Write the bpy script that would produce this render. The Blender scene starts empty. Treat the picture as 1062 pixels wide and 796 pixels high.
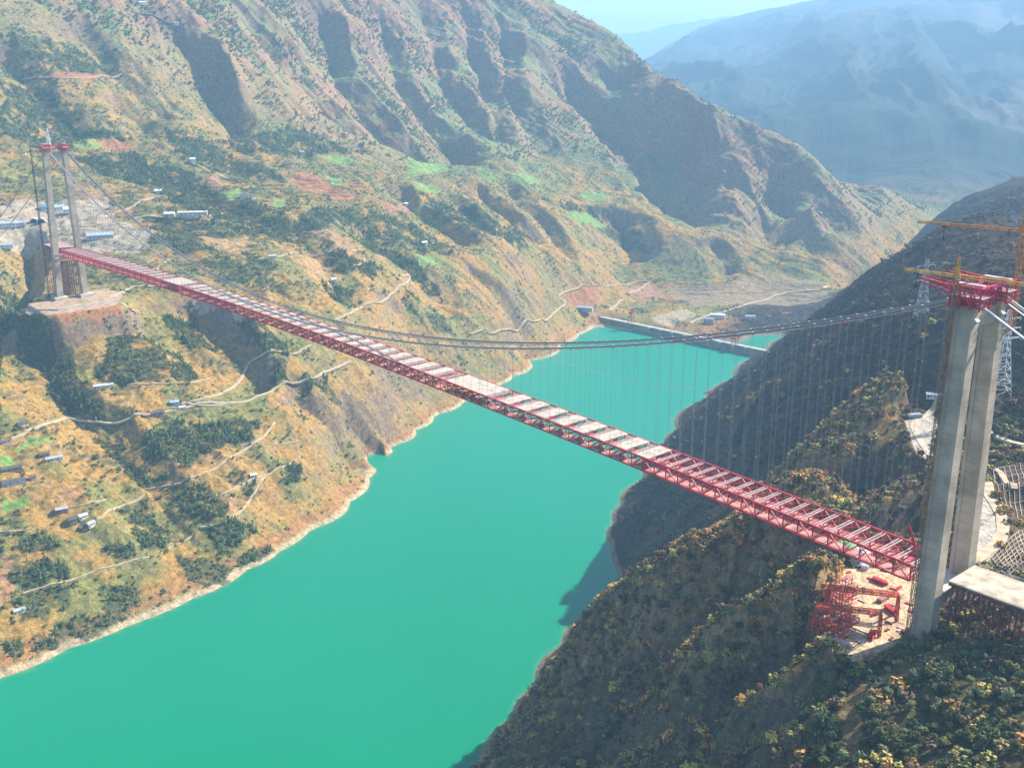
import bpy, bmesh, math, random
import numpy as np
from mathutils import Vector, Matrix

# ------------------------------------------------------------------ camera, sky, sun, exposure
SC = bpy.context.scene
R_ = math.radians
FPX, CX, CY, PITCH, CAMZ = 1096.0, 531.0, 398.0, R_(16.7), 600.0     # photo pixels (1062 x 796)
cam_d = bpy.data.cameras.new('camera')
cam = bpy.data.objects.new('camera', cam_d)
SC.collection.objects.link(cam)
cam_d.sensor_fit = 'HORIZONTAL'; cam_d.sensor_width = 36.0
cam_d.lens = 36.0 * FPX / 1062.0
cam_d.clip_start = 1.0; cam_d.clip_end = 60000.0
cam.location = (0, 0, CAMZ)
cam.rotation_euler = (math.pi / 2 - PITCH, 0, 0)
SC.camera = cam

SUN_AZ, SUN_EL = R_(28.0), R_(38.8)          # azimuth measured from +X towards +Y
sun_dir = Vector((math.cos(SUN_AZ) * math.cos(SUN_EL), math.sin(SUN_AZ) * math.cos(SUN_EL), math.sin(SUN_EL)))
W = bpy.data.worlds.new('World'); SC.world = W; W.use_nodes = True
nt = W.node_tree
sky = nt.nodes.new('ShaderNodeTexSky'); sky.sky_type = 'NISHITA'; sky.sun_disc = False
sky.sun_elevation = SUN_EL; sky.sun_rotation = math.pi / 2 - SUN_AZ
sky.altitude = 1500; sky.air_density = 1.2; sky.dust_density = 1.0; sky.ozone_density = 1.5
bg = nt.nodes['Background']; bg.inputs['Strength'].default_value = 0.092
nt.links.new(sky.outputs['Color'], bg.inputs['Color'])
sd = bpy.data.lights.new('sun', 'SUN'); sd.energy = 5.0; sd.angle = R_(0.5); sd.color = (1.0, 0.93, 0.83)
so = bpy.data.objects.new('sun', sd); SC.collection.objects.link(so)
so.rotation_euler = sun_dir.to_track_quat('Z', 'Y').to_euler()
SC.view_settings.view_transform = 'Standard'; SC.view_settings.look = 'None'
SC.view_settings.exposure = 1.24; SC.view_settings.gamma = 1.0; SC.view_settings.use_curve_mapping = False
SC.render.engine = 'CYCLES'
cy = SC.cycles
cy.use_denoising = True; cy.max_bounces = 6; cy.diffuse_bounces = 3; cy.glossy_bounces = 2
cy.transmission_bounces = 2; cy.volume_bounces = 1; cy.transparent_max_bounces = 8
HAZE_DENSITY = 0.92e-4
HAZE_COLOR = (0.40, 0.69, 1.0, 1)

# ------------------------------------------------------------------ photo pixel -> ray
CP, SP = math.cos(PITCH), math.sin(PITCH)
def ray(u, v):
    x = (u - CX) / FPX; y = (v - CY) / FPX
    return np.array([x, CP - y * SP, -(SP + y * CP)])
def at_z(u, v, z):
    d = ray(u, v); return d * ((z - CAMZ) / d[2]) + np.array([0, 0, CAMZ])
def at_y(u, v, Y):
    d = ray(u, v); return d * (Y / d[1]) + np.array([0, 0, CAMZ])
def az_dep(u, v):
    d = ray(u, v); h = math.hypot(d[0], d[1]); return math.atan2(d[0], d[1]), -d[2] / h

# ------------------------------------------------------------------ noise
_rng = np.random.RandomState(7)
_PERM = _rng.permutation(1024); _PERM = np.concatenate([_PERM, _PERM])
_GA = _rng.rand(1024) * 2 * np.pi; _GX = np.cos(_GA); _GY = np.sin(_GA)
def perlin(x, y):
    xi = np.floor(x).astype(np.int64); yi = np.floor(y).astype(np.int64)
    xf = x - xi; yf = y - yi
    u = xf * xf * xf * (xf * (xf * 6 - 15) + 10); v = yf * yf * yf * (yf * (yf * 6 - 15) + 10)
    def g(ix, iy, fx, fy):
        h = _PERM[(_PERM[ix & 1023] + iy) & 1023]
        return _GX[h] * fx + _GY[h] * fy
    a = g(xi, yi, xf, yf); b = g(xi + 1, yi, xf - 1, yf)
    c = g(xi, yi + 1, xf, yf - 1); d = g(xi + 1, yi + 1, xf - 1, yf - 1)
    return ((a + u * (b - a)) * (1 - v) + (c + u * (d - c)) * v) * 1.5
def fbm(x, y, o=4, gain=0.5, lac=2.03):
    s = 0; a = 1.0; t = 0
    for k in range(o):
        s = s + a * perlin(x + 17.3 * k, y - 9.1 * k); t += a; a *= gain; x = x * lac; y = y * lac
    return s / t
def ridged(x, y, o=4, gain=0.5):
    s = 0; a = 1.0; t = 0; w = 1.0
    for k in range(o):
        n = 1 - np.abs(perlin(x + 31.7 * k, y + 11.9 * k)); n = n * n
        s = s + a * n * w; w = np.clip(n * 1.6, 0, 1); t += a; a *= gain; x = x * 2.07; y = y * 2.07
    return s / t
def sstep(a, b, x):
    t = np.clip((x - a) / (b - a), 0, 1); return t * t * (3 - 2 * t)

# ------------------------------------------------------------------ relief: surveyed points, then spurs, gullies and pads
PTS = []
def column(u, v0, z0, steps, back=None):
    az, td = az_dep(u, v0); Rr = (CAMZ - z0) / td; z = z0
    out = []
    def put():
        out.append((Rr * math.sin(az), Rr * math.cos(az), z))
    put()
    for v, s in steps:
        a2, td = az_dep(u, v); ts = math.tan(R_(s))
        Rn = (CAMZ - z + Rr * ts) / (td + ts)
        z = CAMZ - Rn * td; Rr = Rn; az = a2
        put()
    if back:
        for dr, dz in back:
            Rr += dr; z += dz; put()
    PTS.extend(out); return out

top = [(160, 40), (600, 60), (1500, 0), (5000, 0)]
spur = [(90, -45), (300, -190), (700, -380), (1200, -480)]
COLS = {}
for u, v0, st, bk in [
    (-170, 770, [(690, 25), (600, 22), (500, 20), (420, 18), (345, 18), (300, 12), (240, 12), (180, 22), (120, 32), (60, 34), (0, 34), (-60, 30)], top),
    (0, 703, [(640, 26), (560, 23), (460, 19), (400, 17), (345, 19), (318, 14), (285, 9), (225, 12), (190, 17), (150, 23), (100, 31), (50, 33), (4, 33), (-60, 28)], top),
    (70, 672, [(600, 26), (520, 22), (440, 19), (380, 20), (325, 22), (312, 3), (285, 10), (225, 11), (185, 16), (150, 20), (100, 31), (50, 32), (4, 32), (-60, 28)], top),
    (150, 642, [(570, 25), (500, 22), (430, 19), (360, 22), (310, 19), (265, 11), (215, 10), (170, 13), (150, 20), (100, 30), (50, 31), (4, 31), (-60, 28)], top),
    (240, 603, [(540, 26), (470, 22), (420, 19), (360, 24), (310, 20), (260, 14), (215, 10), (170, 9), (145, 20), (100, 28), (50, 30), (4, 30), (-60, 26)], top),
    (320, 551, [(500, 27), (450, 23), (400, 23), (340, 24), (290, 20), (245, 14), (205, 9), (170, 7), (150, 14), (100, 25), (50, 29), (4, 30), (-60, 26)], top),
    (390, 482, [(440, 36), (400, 30), (350, 25), (300, 21), (255, 16), (215, 11), (175, 7), (155, 12), (110, 23), (60, 28), (4, 30), (-60, 26)], top),
    (450, 432, [(400, 33), (350, 28), (300, 23), (255, 16), (215, 11), (180, 7), (160, 11), (110, 23), (60, 28), (4, 30), (-55, 26)], top),
    (520, 398, [(370, 33), (325, 27), (290, 28), (250, 20), (215, 12), (190, 8), (165, 13), (110, 24), (60, 29), (4, 31), (-35, 28)], top),
    (580, 358, [(330, 22), (305, 16), (280, 36), (250, 28), (225, 10), (200, 9), (160, 19), (110, 26), (60, 29), (8, 33)], spur),
    (640, 338, [(318, 7), (290, 9), (275, 26), (255, 40), (235, 25), (190, 17), (140, 23), (90, 29), (42, 36)], spur),
    (700, 338, [(318, 5), (295, 7), (285, 18), (265, 45), (245, 34), (190, 22), (140, 27), (85, 36)], spur),
    (755, 340, [(318, 4), (298, 6), (284, 18), (250, 34), (200, 30), (160, 32), (122, 38)], spur),
    (805, 342, [(318, 3), (295, 5), (272, 20), (240, 28), (200, 30), (142, 36)], spur),
    (850, 338, [(315, 3), (295, 9), (260, 25), (220, 30), (166, 35)], spur),
]:
    COLS[u] = column(u, v0, 0.0 if u < 600 else 6.0, st, bk)

KC = sorted(k for k in COLS if k >= 580)
for k0, k1 in zip(KC, KC[1:]):
    a_, b_ = np.array(COLS[k0][-5]), np.array(COLS[k1][-5])
    for f in (.25, .5, .75): PTS.append(tuple(a_ * (1 - f) + b_ * f))
LEFT_SHORE = [(-170, 770), (0, 703), (60, 677), (130, 650), (200, 620), (243, 603), (256, 590), (290, 571), (330, 546), (362, 520), (382, 496), (394, 484),
              (389, 474), (402, 464), (413, 460), (430, 446), (455, 429), (480, 417), (505, 406), (530, 390), (548, 374), (575, 358), (600, 347), (617, 339)]
RIGHT_SHORE = [(497, 793), (530, 745), (556, 710), (583, 669), (607, 637), (622, 617), (645, 601), (636, 582), (635, 565), (637, 542), (644, 523), (671, 496),
               (690, 462), (702, 445), (735, 415), (762, 393), (800, 366)]
LS = [at_z(u, v, 0) for u, v in LEFT_SHORE]; RS = [at_z(u, v, 0) for u, v in RIGHT_SHORE]
for p in LS: PTS.append((p[0], p[1], 0.0))
for p in RS: PTS.append((p[0], p[1], 0.0))
for k in range(len(LS)):                      # river bed
    p = LS[k]; q = min(RS, key=lambda r: (r[0] - p[0]) ** 2 + (r[1] - p[1]) ** 2)
    for f in (0.12, 0.5, 0.88):
        PTS.append((p[0] + (q[0] - p[0]) * f, p[1] + (q[1] - p[1]) * f, -12.0 if f != 0.5 else -26.0))
for x, y, z in [(-420, 640, -25), (-600, 300, -25), (-750, 0, -25), (-560, 700, -10), (700, 2600, -8), (960, 2900, -10), (1300, 3150, -10), (1800, 3500, -10),
                (-900, 450, 60), (-1100, 0, 60), (-1100, 700, 150), (-1500, 300, 250)]:
    PTS.append((x, y, z))
# right bank: steep wall above the shore, bench, then the hill behind
NR = np.array([0.92, -0.385]); QR = np.array([0.385, 0.923])
for u, v, Y in [(890, 184, 3560), (925, 200, 3600), (950, 211, 3620), (975, 222, 3650), (1000, 238, 3700), (1040, 262, 3800)]:
    p = at_y(u, v, Y); PTS.append(tuple(p)); PTS.append((p[0] + 60, p[1] + 350, max(p[2] - 130, 15))); PTS.append((p[0] + 100, p[1] + 1000, 60))
    for f in (.33, .66, 1.0): PTS.append((p[0] - 30 * f, p[1] - 560 * f, p[2] + (25 - p[2]) * f))
ST = [np.array(p[:2]) for p in (RS[0], RS[2], RS[3], RS[5], RS[9], RS[11], RS[12], RS[14], RS[16])]
ST = [np.array([-100., 640]), np.array([-180., 450]), np.array([-260., 250]), np.array([-340., 50]), np.array([-460., -250])] + ST
PROF = [(40, 44), (105, 106), (190, 185), (265, 250), (330, 288), (420, 300), (560, 312), (800, 330), (1250, 380), (2200, 420)]
PROF2 = [(36, 42), (100, 114), (184, 202), (270, 290), (336, 344), (408, 390), (460, 406), (540, 340), (620, 300)]
for k, s in enumerate(ST):
    for n, z in (PROF if k < 8 else PROF2):
        if k >= 9 and n > 600: continue
        if k >= 12: z = z * 0.88
        if k == 7 and n > 260: z += 8
        PTS.append((s[0] + NR[0] * n, s[1] + NR[1] * n, z))
for u, v, Y in [(1062, 193, 2250), (1030, 208, 2200), (995, 230, 2150), (957, 254, 2080), (925, 281, 2000)]:
    p = at_y(u, v, Y); PTS.append(tuple(p)); PTS.append((p[0] - 20, p[1] + 260, max(p[2] - 130, 20)))
for u, v, Y in [(1080, 178, 2950), (1062, 184, 2950), (1036, 193, 2950), (1000, 206, 2930), (978, 220, 2900), (960, 236, 2880), (945, 262, 2850)]:
    p = at_y(u, v, Y - 250); PTS.append(tuple(p)); PTS.append((p[0], p[1] + 220, max(p[2] - 200, -5)))
for u, v, z in [(622, 329, 14), (650, 331, 16), (690, 338, 14), (730, 344, 10), (760, 348, 8), (800, 341, 10), (820, 337, 12), (845, 327, 16), (819, 328, 16), (828, 322, 18), (808, 332, 14), (838, 318, 20), (792, 354, -6), (806, 351, -6), (640, 324, 24), (700, 330, 22)]: PTS.append(tuple(at_z(u, v, z)))
# merge points closer than 12 m
Pn = np.array(PTS); keep = []
for k in range(len(Pn)):
    if all((Pn[k, 0] - Pn[j, 0]) ** 2 + (Pn[k, 1] - Pn[j, 1]) ** 2 > 140 for j in keep): keep.append(k)
Pn = Pn[keep]
def fit_rbf(P):
    n = len(P); S = 1000.0
    D = np.hypot(P[:, None, 0] - P[None, :, 0], P[:, None, 1] - P[None, :, 1]) / S
    A = np.zeros((n + 3, n + 3)); A[:n, :n] = -D + np.eye(n) * 0.002
    A[:n, n] = 1; A[:n, n + 1:] = P[:, :2] / S; A[n:, :n] = A[:n, n:].T
    b = np.zeros(n + 3); b[:n] = P[:, 2]
    w = np.linalg.solve(A, b)
    return w
RW = fit_rbf(Pn)
def base_z(x, y):
    sh = x.shape; x = x.ravel(); y = y.ravel(); out = np.empty_like(x); n = len(Pn)
    px = Pn[:, 0].astype(np.float32); py = Pn[:, 1].astype(np.float32); w = RW[:n].astype(np.float32)
    for a in range(0, len(x), 20000):
        X = x[a:a + 20000, None].astype(np.float32); Y = y[a:a + 20000, None].astype(np.float32)
        D = np.hypot(X - px, Y - py) * np.float32(0.001)
        out[a:a + 20000] = -(D @ w) + RW[n] + (x[a:a + 20000] * RW[n + 1] + y[a:a + 20000] * RW[n + 2]) / 1000
    return out.reshape(sh)

# polar survey grid (finer where the valley is)
def axis(parts):
    out = []
    for a, b, st in parts:
        n = max(1, int(round((b - a) / st))); out.append(np.linspace(a, b, n, endpoint=False))
    out.append([parts[-1][1]]); return np.concatenate(out)
PH = np.radians(axis([(-75, -40, 1.0), (-40, -31, 0.3), (-31, 31.5, 0.068), (31.5, 42, 0.25), (42, 75, 1.0)]))
RR = axis([(5, 330, 12), (330, 900, 1.7), (900, 2300, 2.6), (2300, 4300, 3.2), (4300, 5200, 10), (5200, 9500, 40), (9500, 23000, 60), (23000, 32000, 150)])
NP, NRR = len(PH), len(RR)
GX = RR[:, None] * np.sin(PH)[None, :]; GY = RR[:, None] * np.cos(PH)[None, :]
GZ = base_z(GX, GY)

def sample(grid, x, y):
    x = np.asarray(x, float); y = np.asarray(y, float)
    ph = np.arctan2(x, y); r = np.hypot(x, y)
    i = np.clip(np.searchsorted(RR, r) - 1, 0, NRR - 2); j = np.clip(np.searchsorted(PH, ph) - 1, 0, NP - 2)
    fr = np.clip((r - RR[i]) / (RR[i + 1] - RR[i]), 0, 1); fp = np.clip((ph - PH[j]) / (PH[j + 1] - PH[j]), 0, 1)
    return (grid[i, j] * (1 - fr) * (1 - fp) + grid[i + 1, j] * fr * (1 - fp) + grid[i, j + 1] * (1 - fr) * fp + grid[i + 1, j + 1] * fr * fp)
def hit(u, v, rmin=250.0):
    """where the sight line of a photo pixel meets the relief"""
    az, td = az_dep(u, v)
    j = int(np.clip(np.searchsorted(PH, az) - 1, 0, NP - 2)); f = (az - PH[j]) / (PH[j + 1] - PH[j])
    prof = np.maximum(GZ[:, j] * (1 - f) + GZ[:, j + 1] * f, 0.0)
    d = prof - (CAMZ - RR * td)
    ok = np.where((d >= 0) & (RR > rmin))[0]
    if len(ok) == 0: r = 9000.0
    else:
        i = ok[0]
        if i == 0: r = RR[0]
        else:
            d0, d1 = d[i - 1], d[i]; r = RR[i - 1] + (RR[i] - RR[i - 1]) * (-d0 / (d1 - d0) if d1 != d0 else 0)
    return np.array([r * math.sin(az), r * math.cos(az), CAMZ - r * td])
def line_of(px): return np.array([hit(u, v)[:2] for u, v in px])

def seg_dist(pl, pad, fn):
    """call fn(mask, dist, side, along) for the grid points near a polyline"""
    x0, y0 = pl.min(0) - pad; x1, y1 = pl.max(0) + pad
    m = (GX > x0) & (GX < x1) & (GY > y0) & (GY < y1)
    X = GX[m]; Y = GY[m]
    best = np.full(X.shape, 1e9); side = np.zeros(X.shape); al = np.zeros(X.shape)
    L = np.concatenate([[0], np.cumsum(np.hypot(*np.diff(pl, axis=0).T))])
    for k in range(len(pl) - 1):
        a = pl[k]; d = pl[k + 1] - a; q = d @ d + 1e-9
        t = np.clip(((X - a[0]) * d[0] + (Y - a[1]) * d[1]) / q, 0, 1)
        ex = X - a[0] - t * d[0]; ey = Y - a[1] - t * d[1]; e = np.hypot(ex, ey)
        c = e < best
        best[c] = e[c]; side[c] = np.sign(d[0] * ey - d[1] * ex)[c]; al[c] = ((L[k] + t * (L[k + 1] - L[k])) / L[-1])[c]
    fn(m, best, side, al)
WOB = fbm(GX / 90, GY / 90, 3)
def crest(px, h, w, w2=None, taper=(0.15, 0.25), rnd=0.18, dome=False):
    """raise a spur: w on the left of the line as drawn, w2 on its right"""
    pl = line_of(px); w2 = w2 or w
    def fn(m, d, s, al):
        ww = np.where(s > 0, w, w2)
        d = d * (1 + 0.35 * WOB[m])
        p = np.clip(1 - d / ww, 0, 1); p = np.sqrt(p * p + rnd * rnd * 0.25) - rnd * 0.5
        p = np.clip(p, 0, 1)
        if dome: p = (1 - np.clip(d / ww, 0, 1) ** 2) ** 1.25
        e = sstep(0, taper[0], al + 1e-3) * (1 - sstep(1 - taper[1], 1.0001, al) * 0.999)
        e = np.maximum(e, 0.0) * (sstep(0, 85, RELIEF0[m]) if h > 0 else 1.0); GZ[m] += h * p * e
    seg_dist(pl, max(w, w2) * 1.6, fn)
def gully(px, h, w, w2=None, taper=(0.15, 0.2)): crest(px, -h, w, w2, taper, 0.1)

RELIEF0 = GZ.copy()
exec_relief = True
# --- far left-bank mountain: gullies with steep left-facing walls
for px, h, wl, wr in [
    ([(168, 5), (185, 28), (205, 55), (222, 88), (245, 128), (268, 146)], 70, 190, 62),
    ([(238, 2), (262, 22), (285, 52), (330, 95), (365, 130), (385, 148)], 45, 150, 55),
    ([(322, -10), (338, 20), (346, 60), (372, 98), (402, 130), (428, 152), (455, 172)], 85, 190, 75),
    ([(388, -5), (401, 30), (410, 72), (436, 108), (466, 140), (500, 172)], 75, 150, 66),
    ([(430, -5), (447, 30), (458, 72), (490, 108), (520, 142)], 60, 150, 62),
    ([(478, -5), (486, 35), (505, 80), (517, 118), (532, 152)], 60, 130, 60),
    ([(505, -15), (522, 25), (524, 75), (545, 118), (560, 150), (590, 180)], 65, 130, 80),
    ([(60, 12), (85, 30), (110, 60), (150, 95), (190, 130)], 38, 150, 60),
    ([(-20, 30), (5, 55), (40, 90), (75, 125), (100, 148)], 42, 160, 60),
    ([(110, 95), (140, 118), (165, 145)], 22, 80, 40),
    ([(572, 55), (592, 80), (622, 104), (658, 140), (690, 190), (712, 215)], 120, 130, 230),
    ([(664, 118), (672, 138), (690, 172), (715, 212), (735, 245)], 62, 120, 150),
    ([(742, 130), (765, 170), (790, 215), (812, 262)], 60, 90, 110),
    ([(790, 150), (812, 190), (838, 235), (858, 275)], 55, 90, 95),
    ([(832, 165), (856, 205), (880, 250)], 48, 80, 90),
    ([(872, 182), (892, 215), (912, 250)], 45, 70, 80),
    # terraces below the mountain, cut by short ravines
    ([(412, 186), (425, 204), (445, 220), (472, 238), (500, 262)], 36, 120, 34),
    ([(462, 188), (476, 208), (505, 232), (530, 250)], 30, 110, 34),
    ([(492, 184), (508, 202), (535, 222), (560, 238), (585, 262)], 42, 120, 40),
    ([(520, 178), (540, 200), (565, 222), (582, 246), (590, 275)], 46, 110, 42),
    ([(636, 215), (655, 248), (668, 272)], 55, 120, 80),
    ([(735, 245), (752, 268), (760, 284)], 30, 60, 50),
    ([(374, 226), (392, 248), (425, 272), (455, 303), (480, 335)], 34, 100, 60),
    ([(300, 225), (330, 262), (352, 300), (372, 325)], 24, 90, 55),
    ([(120, 165), (190, 195), (260, 228), (310, 262)], 14, 80, 50),
]:
    gully(px, h * 1.0, wr, wl)
for px, h, w, w2 in [
    ([(528, 55), (598, 88), (645, 132), (668, 180), (690, 225)], 70, 150, 110),
    ([(728, 120), (742, 150), (774, 198), (800, 245)], 46, 70, 80),
    ([(225, 35), (240, 75), (256, 118)], 30, 60, 60),
    ([(372, 15), (380, 50), (405, 78)], 30, 60, 60),
    ([(428, 30), (440, 62), (452, 76)], 26, 60, 60),
]:
    crest(px, h, w, w2)
# --- left bank below the bridge
for px, h, wl, wr in [
    ([(0, 318), (28, 345), (52, 385), (78, 415), (108, 440), (140, 478), (172, 520), (205, 560), (248, 598)], 30, 85, 38),
    ([(185, 300), (222, 330), (252, 360), (272, 390), (292, 412)], 44, 130, 42),
    ([(292, 398), (320, 412), (345, 440), (368, 478), (380, 492)], 26, 70, 30),
    ([(352, 420), (372, 438), (388, 455), (400, 466)], 30, 60, 34),
    ([(400, 300), (430, 340), (450, 375), (470, 410)], 20, 80, 50),
    ([(140, 338), (172, 352), (205, 372), (235, 390)], 12, 50, 30),
    ([(22, 232), (30, 262), (24, 300), (2, 332)], 46, 60, 36),
    ([(480, 270), (520, 310), (545, 345), (560, 365)], 20, 80, 50),
]:
    gully(px, h, wr, wl)
for px, h, w, w2 in [
    ([(222, 318), (250, 342), (272, 368), (290, 392)], 26, 44, 70),
    ([(392, 445), (404, 455), (411, 463)], 16, 26, 26),
    ([(85, 430), (120, 470), (160, 520), (205, 562), (240, 592)], 9, 26, 40),
]:
    crest(px, h, w, w2)
# --- right bank: spurs and gullies running down to the water
for px, h, w, w2 in [
    ([(935, 425), (895, 452), (858, 486), (822, 512), (790, 545)], 21, 75, 40),
    ([(885, 575), (850, 575), (805, 594), (762, 620), (730, 640), (690, 656), (640, 680), (590, 708), (545, 748), (505, 786)], 34, 62, 60),
    ([(880, 640), (835, 655), (800, 684), (755, 700), (725, 730), (690, 775)], 26, 42, 46),
    ([(860, 700), (800, 730), (750, 745), (705, 760), (650, 790)], 18, 36, 40),
    ([(835, 385), (800, 405), (768, 422), (740, 440)], 9, 60, 26),
    ([(775, 440), (750, 458), (730, 476), (700, 500)], 9, 50, 24),
    ([(760, 598), (725, 610), (690, 620), (660, 622)], 9, 36, 26),
    ([(885, 465), (865, 490), (850, 520)], 8, 30, 24),
]:
    crest(px, h * 1.7, w * .85, w2 * 2.0, (0.05, 0.35), dome=True)
for px, h, w, w2 in [
    ([(860, 608), (800, 640), (745, 660), (675, 715), (620, 752), (560, 796)], 24, 40, 36),
    ([(850, 670), (790, 700), (735, 735), (690, 790)], 16, 34, 34),
    ([(920, 470), (880, 520), (830, 560), (760, 585), (690, 600)], 22, 60, 50),
]:
    gully(px, h * 1.9, w * 1.15, w2 * 1.15)

DS = np.hypot(GX, GY)
# --- the far ranges
def prof(us, vs):
    A = [az_dep(u, v) for u, v in zip(us, vs)]; return np.interp(PH, [a[0] for a in A], [-a[1] for a in A])[None, :]
zc1 = CAMZ + 16000 * prof([-400, 200, 560, 640, 672, 700, 725, 760, 800, 840, 900, 980, 1062, 1300, 1700], [10, 5, 120, 92, 60, 44, 30, 20, 9, 2, -8, -16, -20, -10, 40])
zc2 = CAMZ + 27500 * prof([-400, 400, 500, 560, 610, 650, 700, 760, 830, 1000, 1500], [40, 30, 24, 30, 35, 36, 26, 17, 30, 40, 40])
r1 = np.clip((DS - 4700) / 11300, 0, 1)
FZ = np.where(DS < 16000, 190 + (zc1 - 190) * r1 ** .88, zc1 - (DS - 16000) * .16)
FZ = np.maximum(FZ, zc2 - np.abs(DS - 27500) * .22)
fb = sstep(4500, 5600, DS); GZ = GZ * (1 - fb) + FZ * fb
RELIEF0 = RELIEF0 * (1 - fb) + FZ * fb

# --- erosion grain
RIGHT = sstep(-40, 60, (GX - RS[2][0]) * NR[0] + (GY - RS[2][1]) * NR[1] + 150) * (GY < 2700)
UC = GX * 0.52 + GY * 0.85; UD = GX * 0.85 - GY * 0.52
MTN = sstep(2500, 3000, DS + 0.25 * GX * (GX < 0)) * sstep(250 - 170 * sstep(200, 700, GX), 420 - 220 * sstep(200, 700, GX), GZ) * (1 - RIGHT)
warp = fbm(GX / 600, GY / 600, 3) * 0.6
n1 = ridged(UC / 300 + warp, UD / 1100 + 0.5 * warp, 4)
GZ += MTN * (n1 - 0.45) * 40
n1b = ridged(UC / 90 + 2 * warp, UD / 380 + warp, 4)
GZ += MTN * (n1b - 0.45) * 18
MTNR = MTN
n2 = ridged(UC / 120 + 1.3 * warp + 7, UD / 330 + warp, 4)
LB = (1 - RIGHT) * (1 - MTN)
amp = sstep(0, 70, GZ)
GZ += LB * amp * (n2 - 0.45) * 15
VC = GX * QR[0] + GY * QR[1]; VD = GX * NR[0] + GY * NR[1]
n3 = ridged(VC / 190 + warp, VD / 520 + 0.5 * warp + 3, 5)
GZ += RIGHT * amp * (n3 - 0.45) * (42 - 18 * sstep(800, 950, DS)) * (1 - .5 * (GZ > 270))
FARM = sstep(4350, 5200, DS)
fw = fbm(GX / 4000, GY / 4000, 4)
fx = PH[None, :] * 9 + 1.6 * fw + DS / 6000
GZ += FARM * (ridged(fx, DS / 5500 + 3.3 + fw, 5) - 0.45) * 320 * sstep(4800, 7000, DS) * (1 - .85 * sstep(11500, 15800, DS))
GZ += FARM * (ridged(GX / 1300 + fw, GY / 1500 + 1.3, 5) - 0.45) * 90 * (1 - .8 * sstep(12000, 16000, DS))
GZ += np.clip(GZ / 40, 0, 1) * (fbm(GX / 45, GY / 45, 3) * 5 + fbm(GX / 14, GY / 14, 2) * 1.6) * (1 - FARM)
GZ += sstep(-2, 6, GZ) * fbm(GX / 22 + 5, GY / 22, 2) * 1.2 * (1 - FARM)

# --- levelled pads
def inside(poly, x, y):
    r = np.zeros(x.shape, bool); n = len(poly)
    for k in range(n):
        x0, y0 = poly[k]; x1, y1 = poly[(k + 1) % n]
        if y0 == y1: continue
        c = ((y0 > y) != (y1 > y)) & (x < (x1 - x0) * (y - y0) / (y1 - y0) + x0)
        r ^= c
    return r
def pad(poly, z, blend=18):
    poly = np.asarray(poly)[:, :2]
    x0, y0 = poly.min(0) - blend; x1, y1 = poly.max(0) + blend
    m = (GX > x0) & (GX < x1) & (GY > y0) & (GY < y1)
    X = GX[m]; Y = GY[m]; d = np.full(X.shape, 1e9)
    for k in range(len(poly)):
        a = poly[k]; e = poly[(k + 1) % len(poly)] - a
        t = np.clip(((X - a[0]) * e[0] + (Y - a[1]) * e[1]) / (e @ e), 0, 1)
        d = np.minimum(d, np.hypot(X - a[0] - t * e[0], Y - a[1] - t * e[1]))
    d[inside(poly, X, Y)] = 0
    w = 1 - sstep(0, blend, d); GZ[m] = GZ[m] * (1 - w) + z * w
def pz(z, *px): return [at_z(u, v, z)[:2] for u, v in px]
YARD = pz(286, (876, 590), (950, 588), (990, 610), (962, 655), (930, 668), (885, 690), (852, 668), (858, 634))
pad(YARD, 286, 14)
FPAD = pz(256, (66, 305), (112, 296), (128, 303), (120, 314), (60, 323), (20, 324), (30, 312))
pad(FPAD, 252, 36)
BENCH = pz(300, (938, 436), (968, 428), (975, 440), (962, 478), (950, 470))
pad(BENCH, 300, 22)
RROAD = pz(305, (1000, 520), (1022, 500), (1045, 545), (1030, 580), (1000, 590))
pad(RROAD, 305, 20)

# ------------------------------------------------------------------ land cover (where each kind of ground lies on the relief)
def poly_xy(px): return np.array([hit(u, v)[:2] for u, v in px])
def mask_poly(px, soft=0.0, rag=0.0):
    pl = poly_xy(px); out = np.zeros(GX.shape, np.float32)
    x0, y0 = pl.min(0) - 40; x1, y1 = pl.max(0) + 40
    m = (GX > x0) & (GX < x1) & (GY > y0) & (GY < y1)
    X = GX[m]; Y = GY[m]
    if rag: X = X + rag * fbm(X / 25 + 3, Y / 25, 2); Y = Y + rag * fbm(X / 25, Y / 25 + 9, 2)
    out[m] = inside(pl, X, Y); return out
DZR = np.gradient(GZ, axis=0) / np.gradient(RR)[:, None]
DZP = np.gradient(GZ, axis=1) / (np.gradient(PH)[None, :] * RR[:, None])
SLOPE = np.hypot(DZR, DZP)
# east component of the slope, for plants that like the damp side
DZX = DZR * np.sin(PH)[None, :] + DZP * np.cos(PH)[None, :]
f1 = fbm(GX / 140, GY / 140, 4); f2 = fbm(GX / 38 + 9, GY / 38, 4); f3 = fbm(GX / 11, GY / 11 + 4, 3); f4 = fbm(GX / 4.2, GY / 4.2, 2)
CURV = GZ - RELIEF0
COL = np.zeros(GX.shape + (3,), np.float32)
def lay(c, w):
    w = np.clip(w, 0, 1)[..., None].astype(np.float32)
    COL[...] = COL * (1 - w) + np.array(c, np.float32) * w
C_OCHRE, C_OLIVE, C_TAN, C_PINK, C_SCRUB = (.38, .225, .065), (.215, .205, .065), (.34, .25, .13), (.35, .215, .095), (.10, .115, .05)
C_FOREST, C_SOIL, C_FIELD, C_BEACH, C_CONC = (.052, .075, .038), (.36, .155, .075), (.20, .31, .085), (.46, .35, .22), (.50, .44, .36)
lay(C_OCHRE, np.ones(GX.shape))
lay(C_OLIVE, sstep(-.2, .25, f1 + .5 * f2))
lay(C_PINK, sstep(.05, .45, -f1 * .8 + f2 * .4 - .05))
lay(C_TAN, .7 * sstep(.2, .5, f2 * .7 + f3 * .4))
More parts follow.
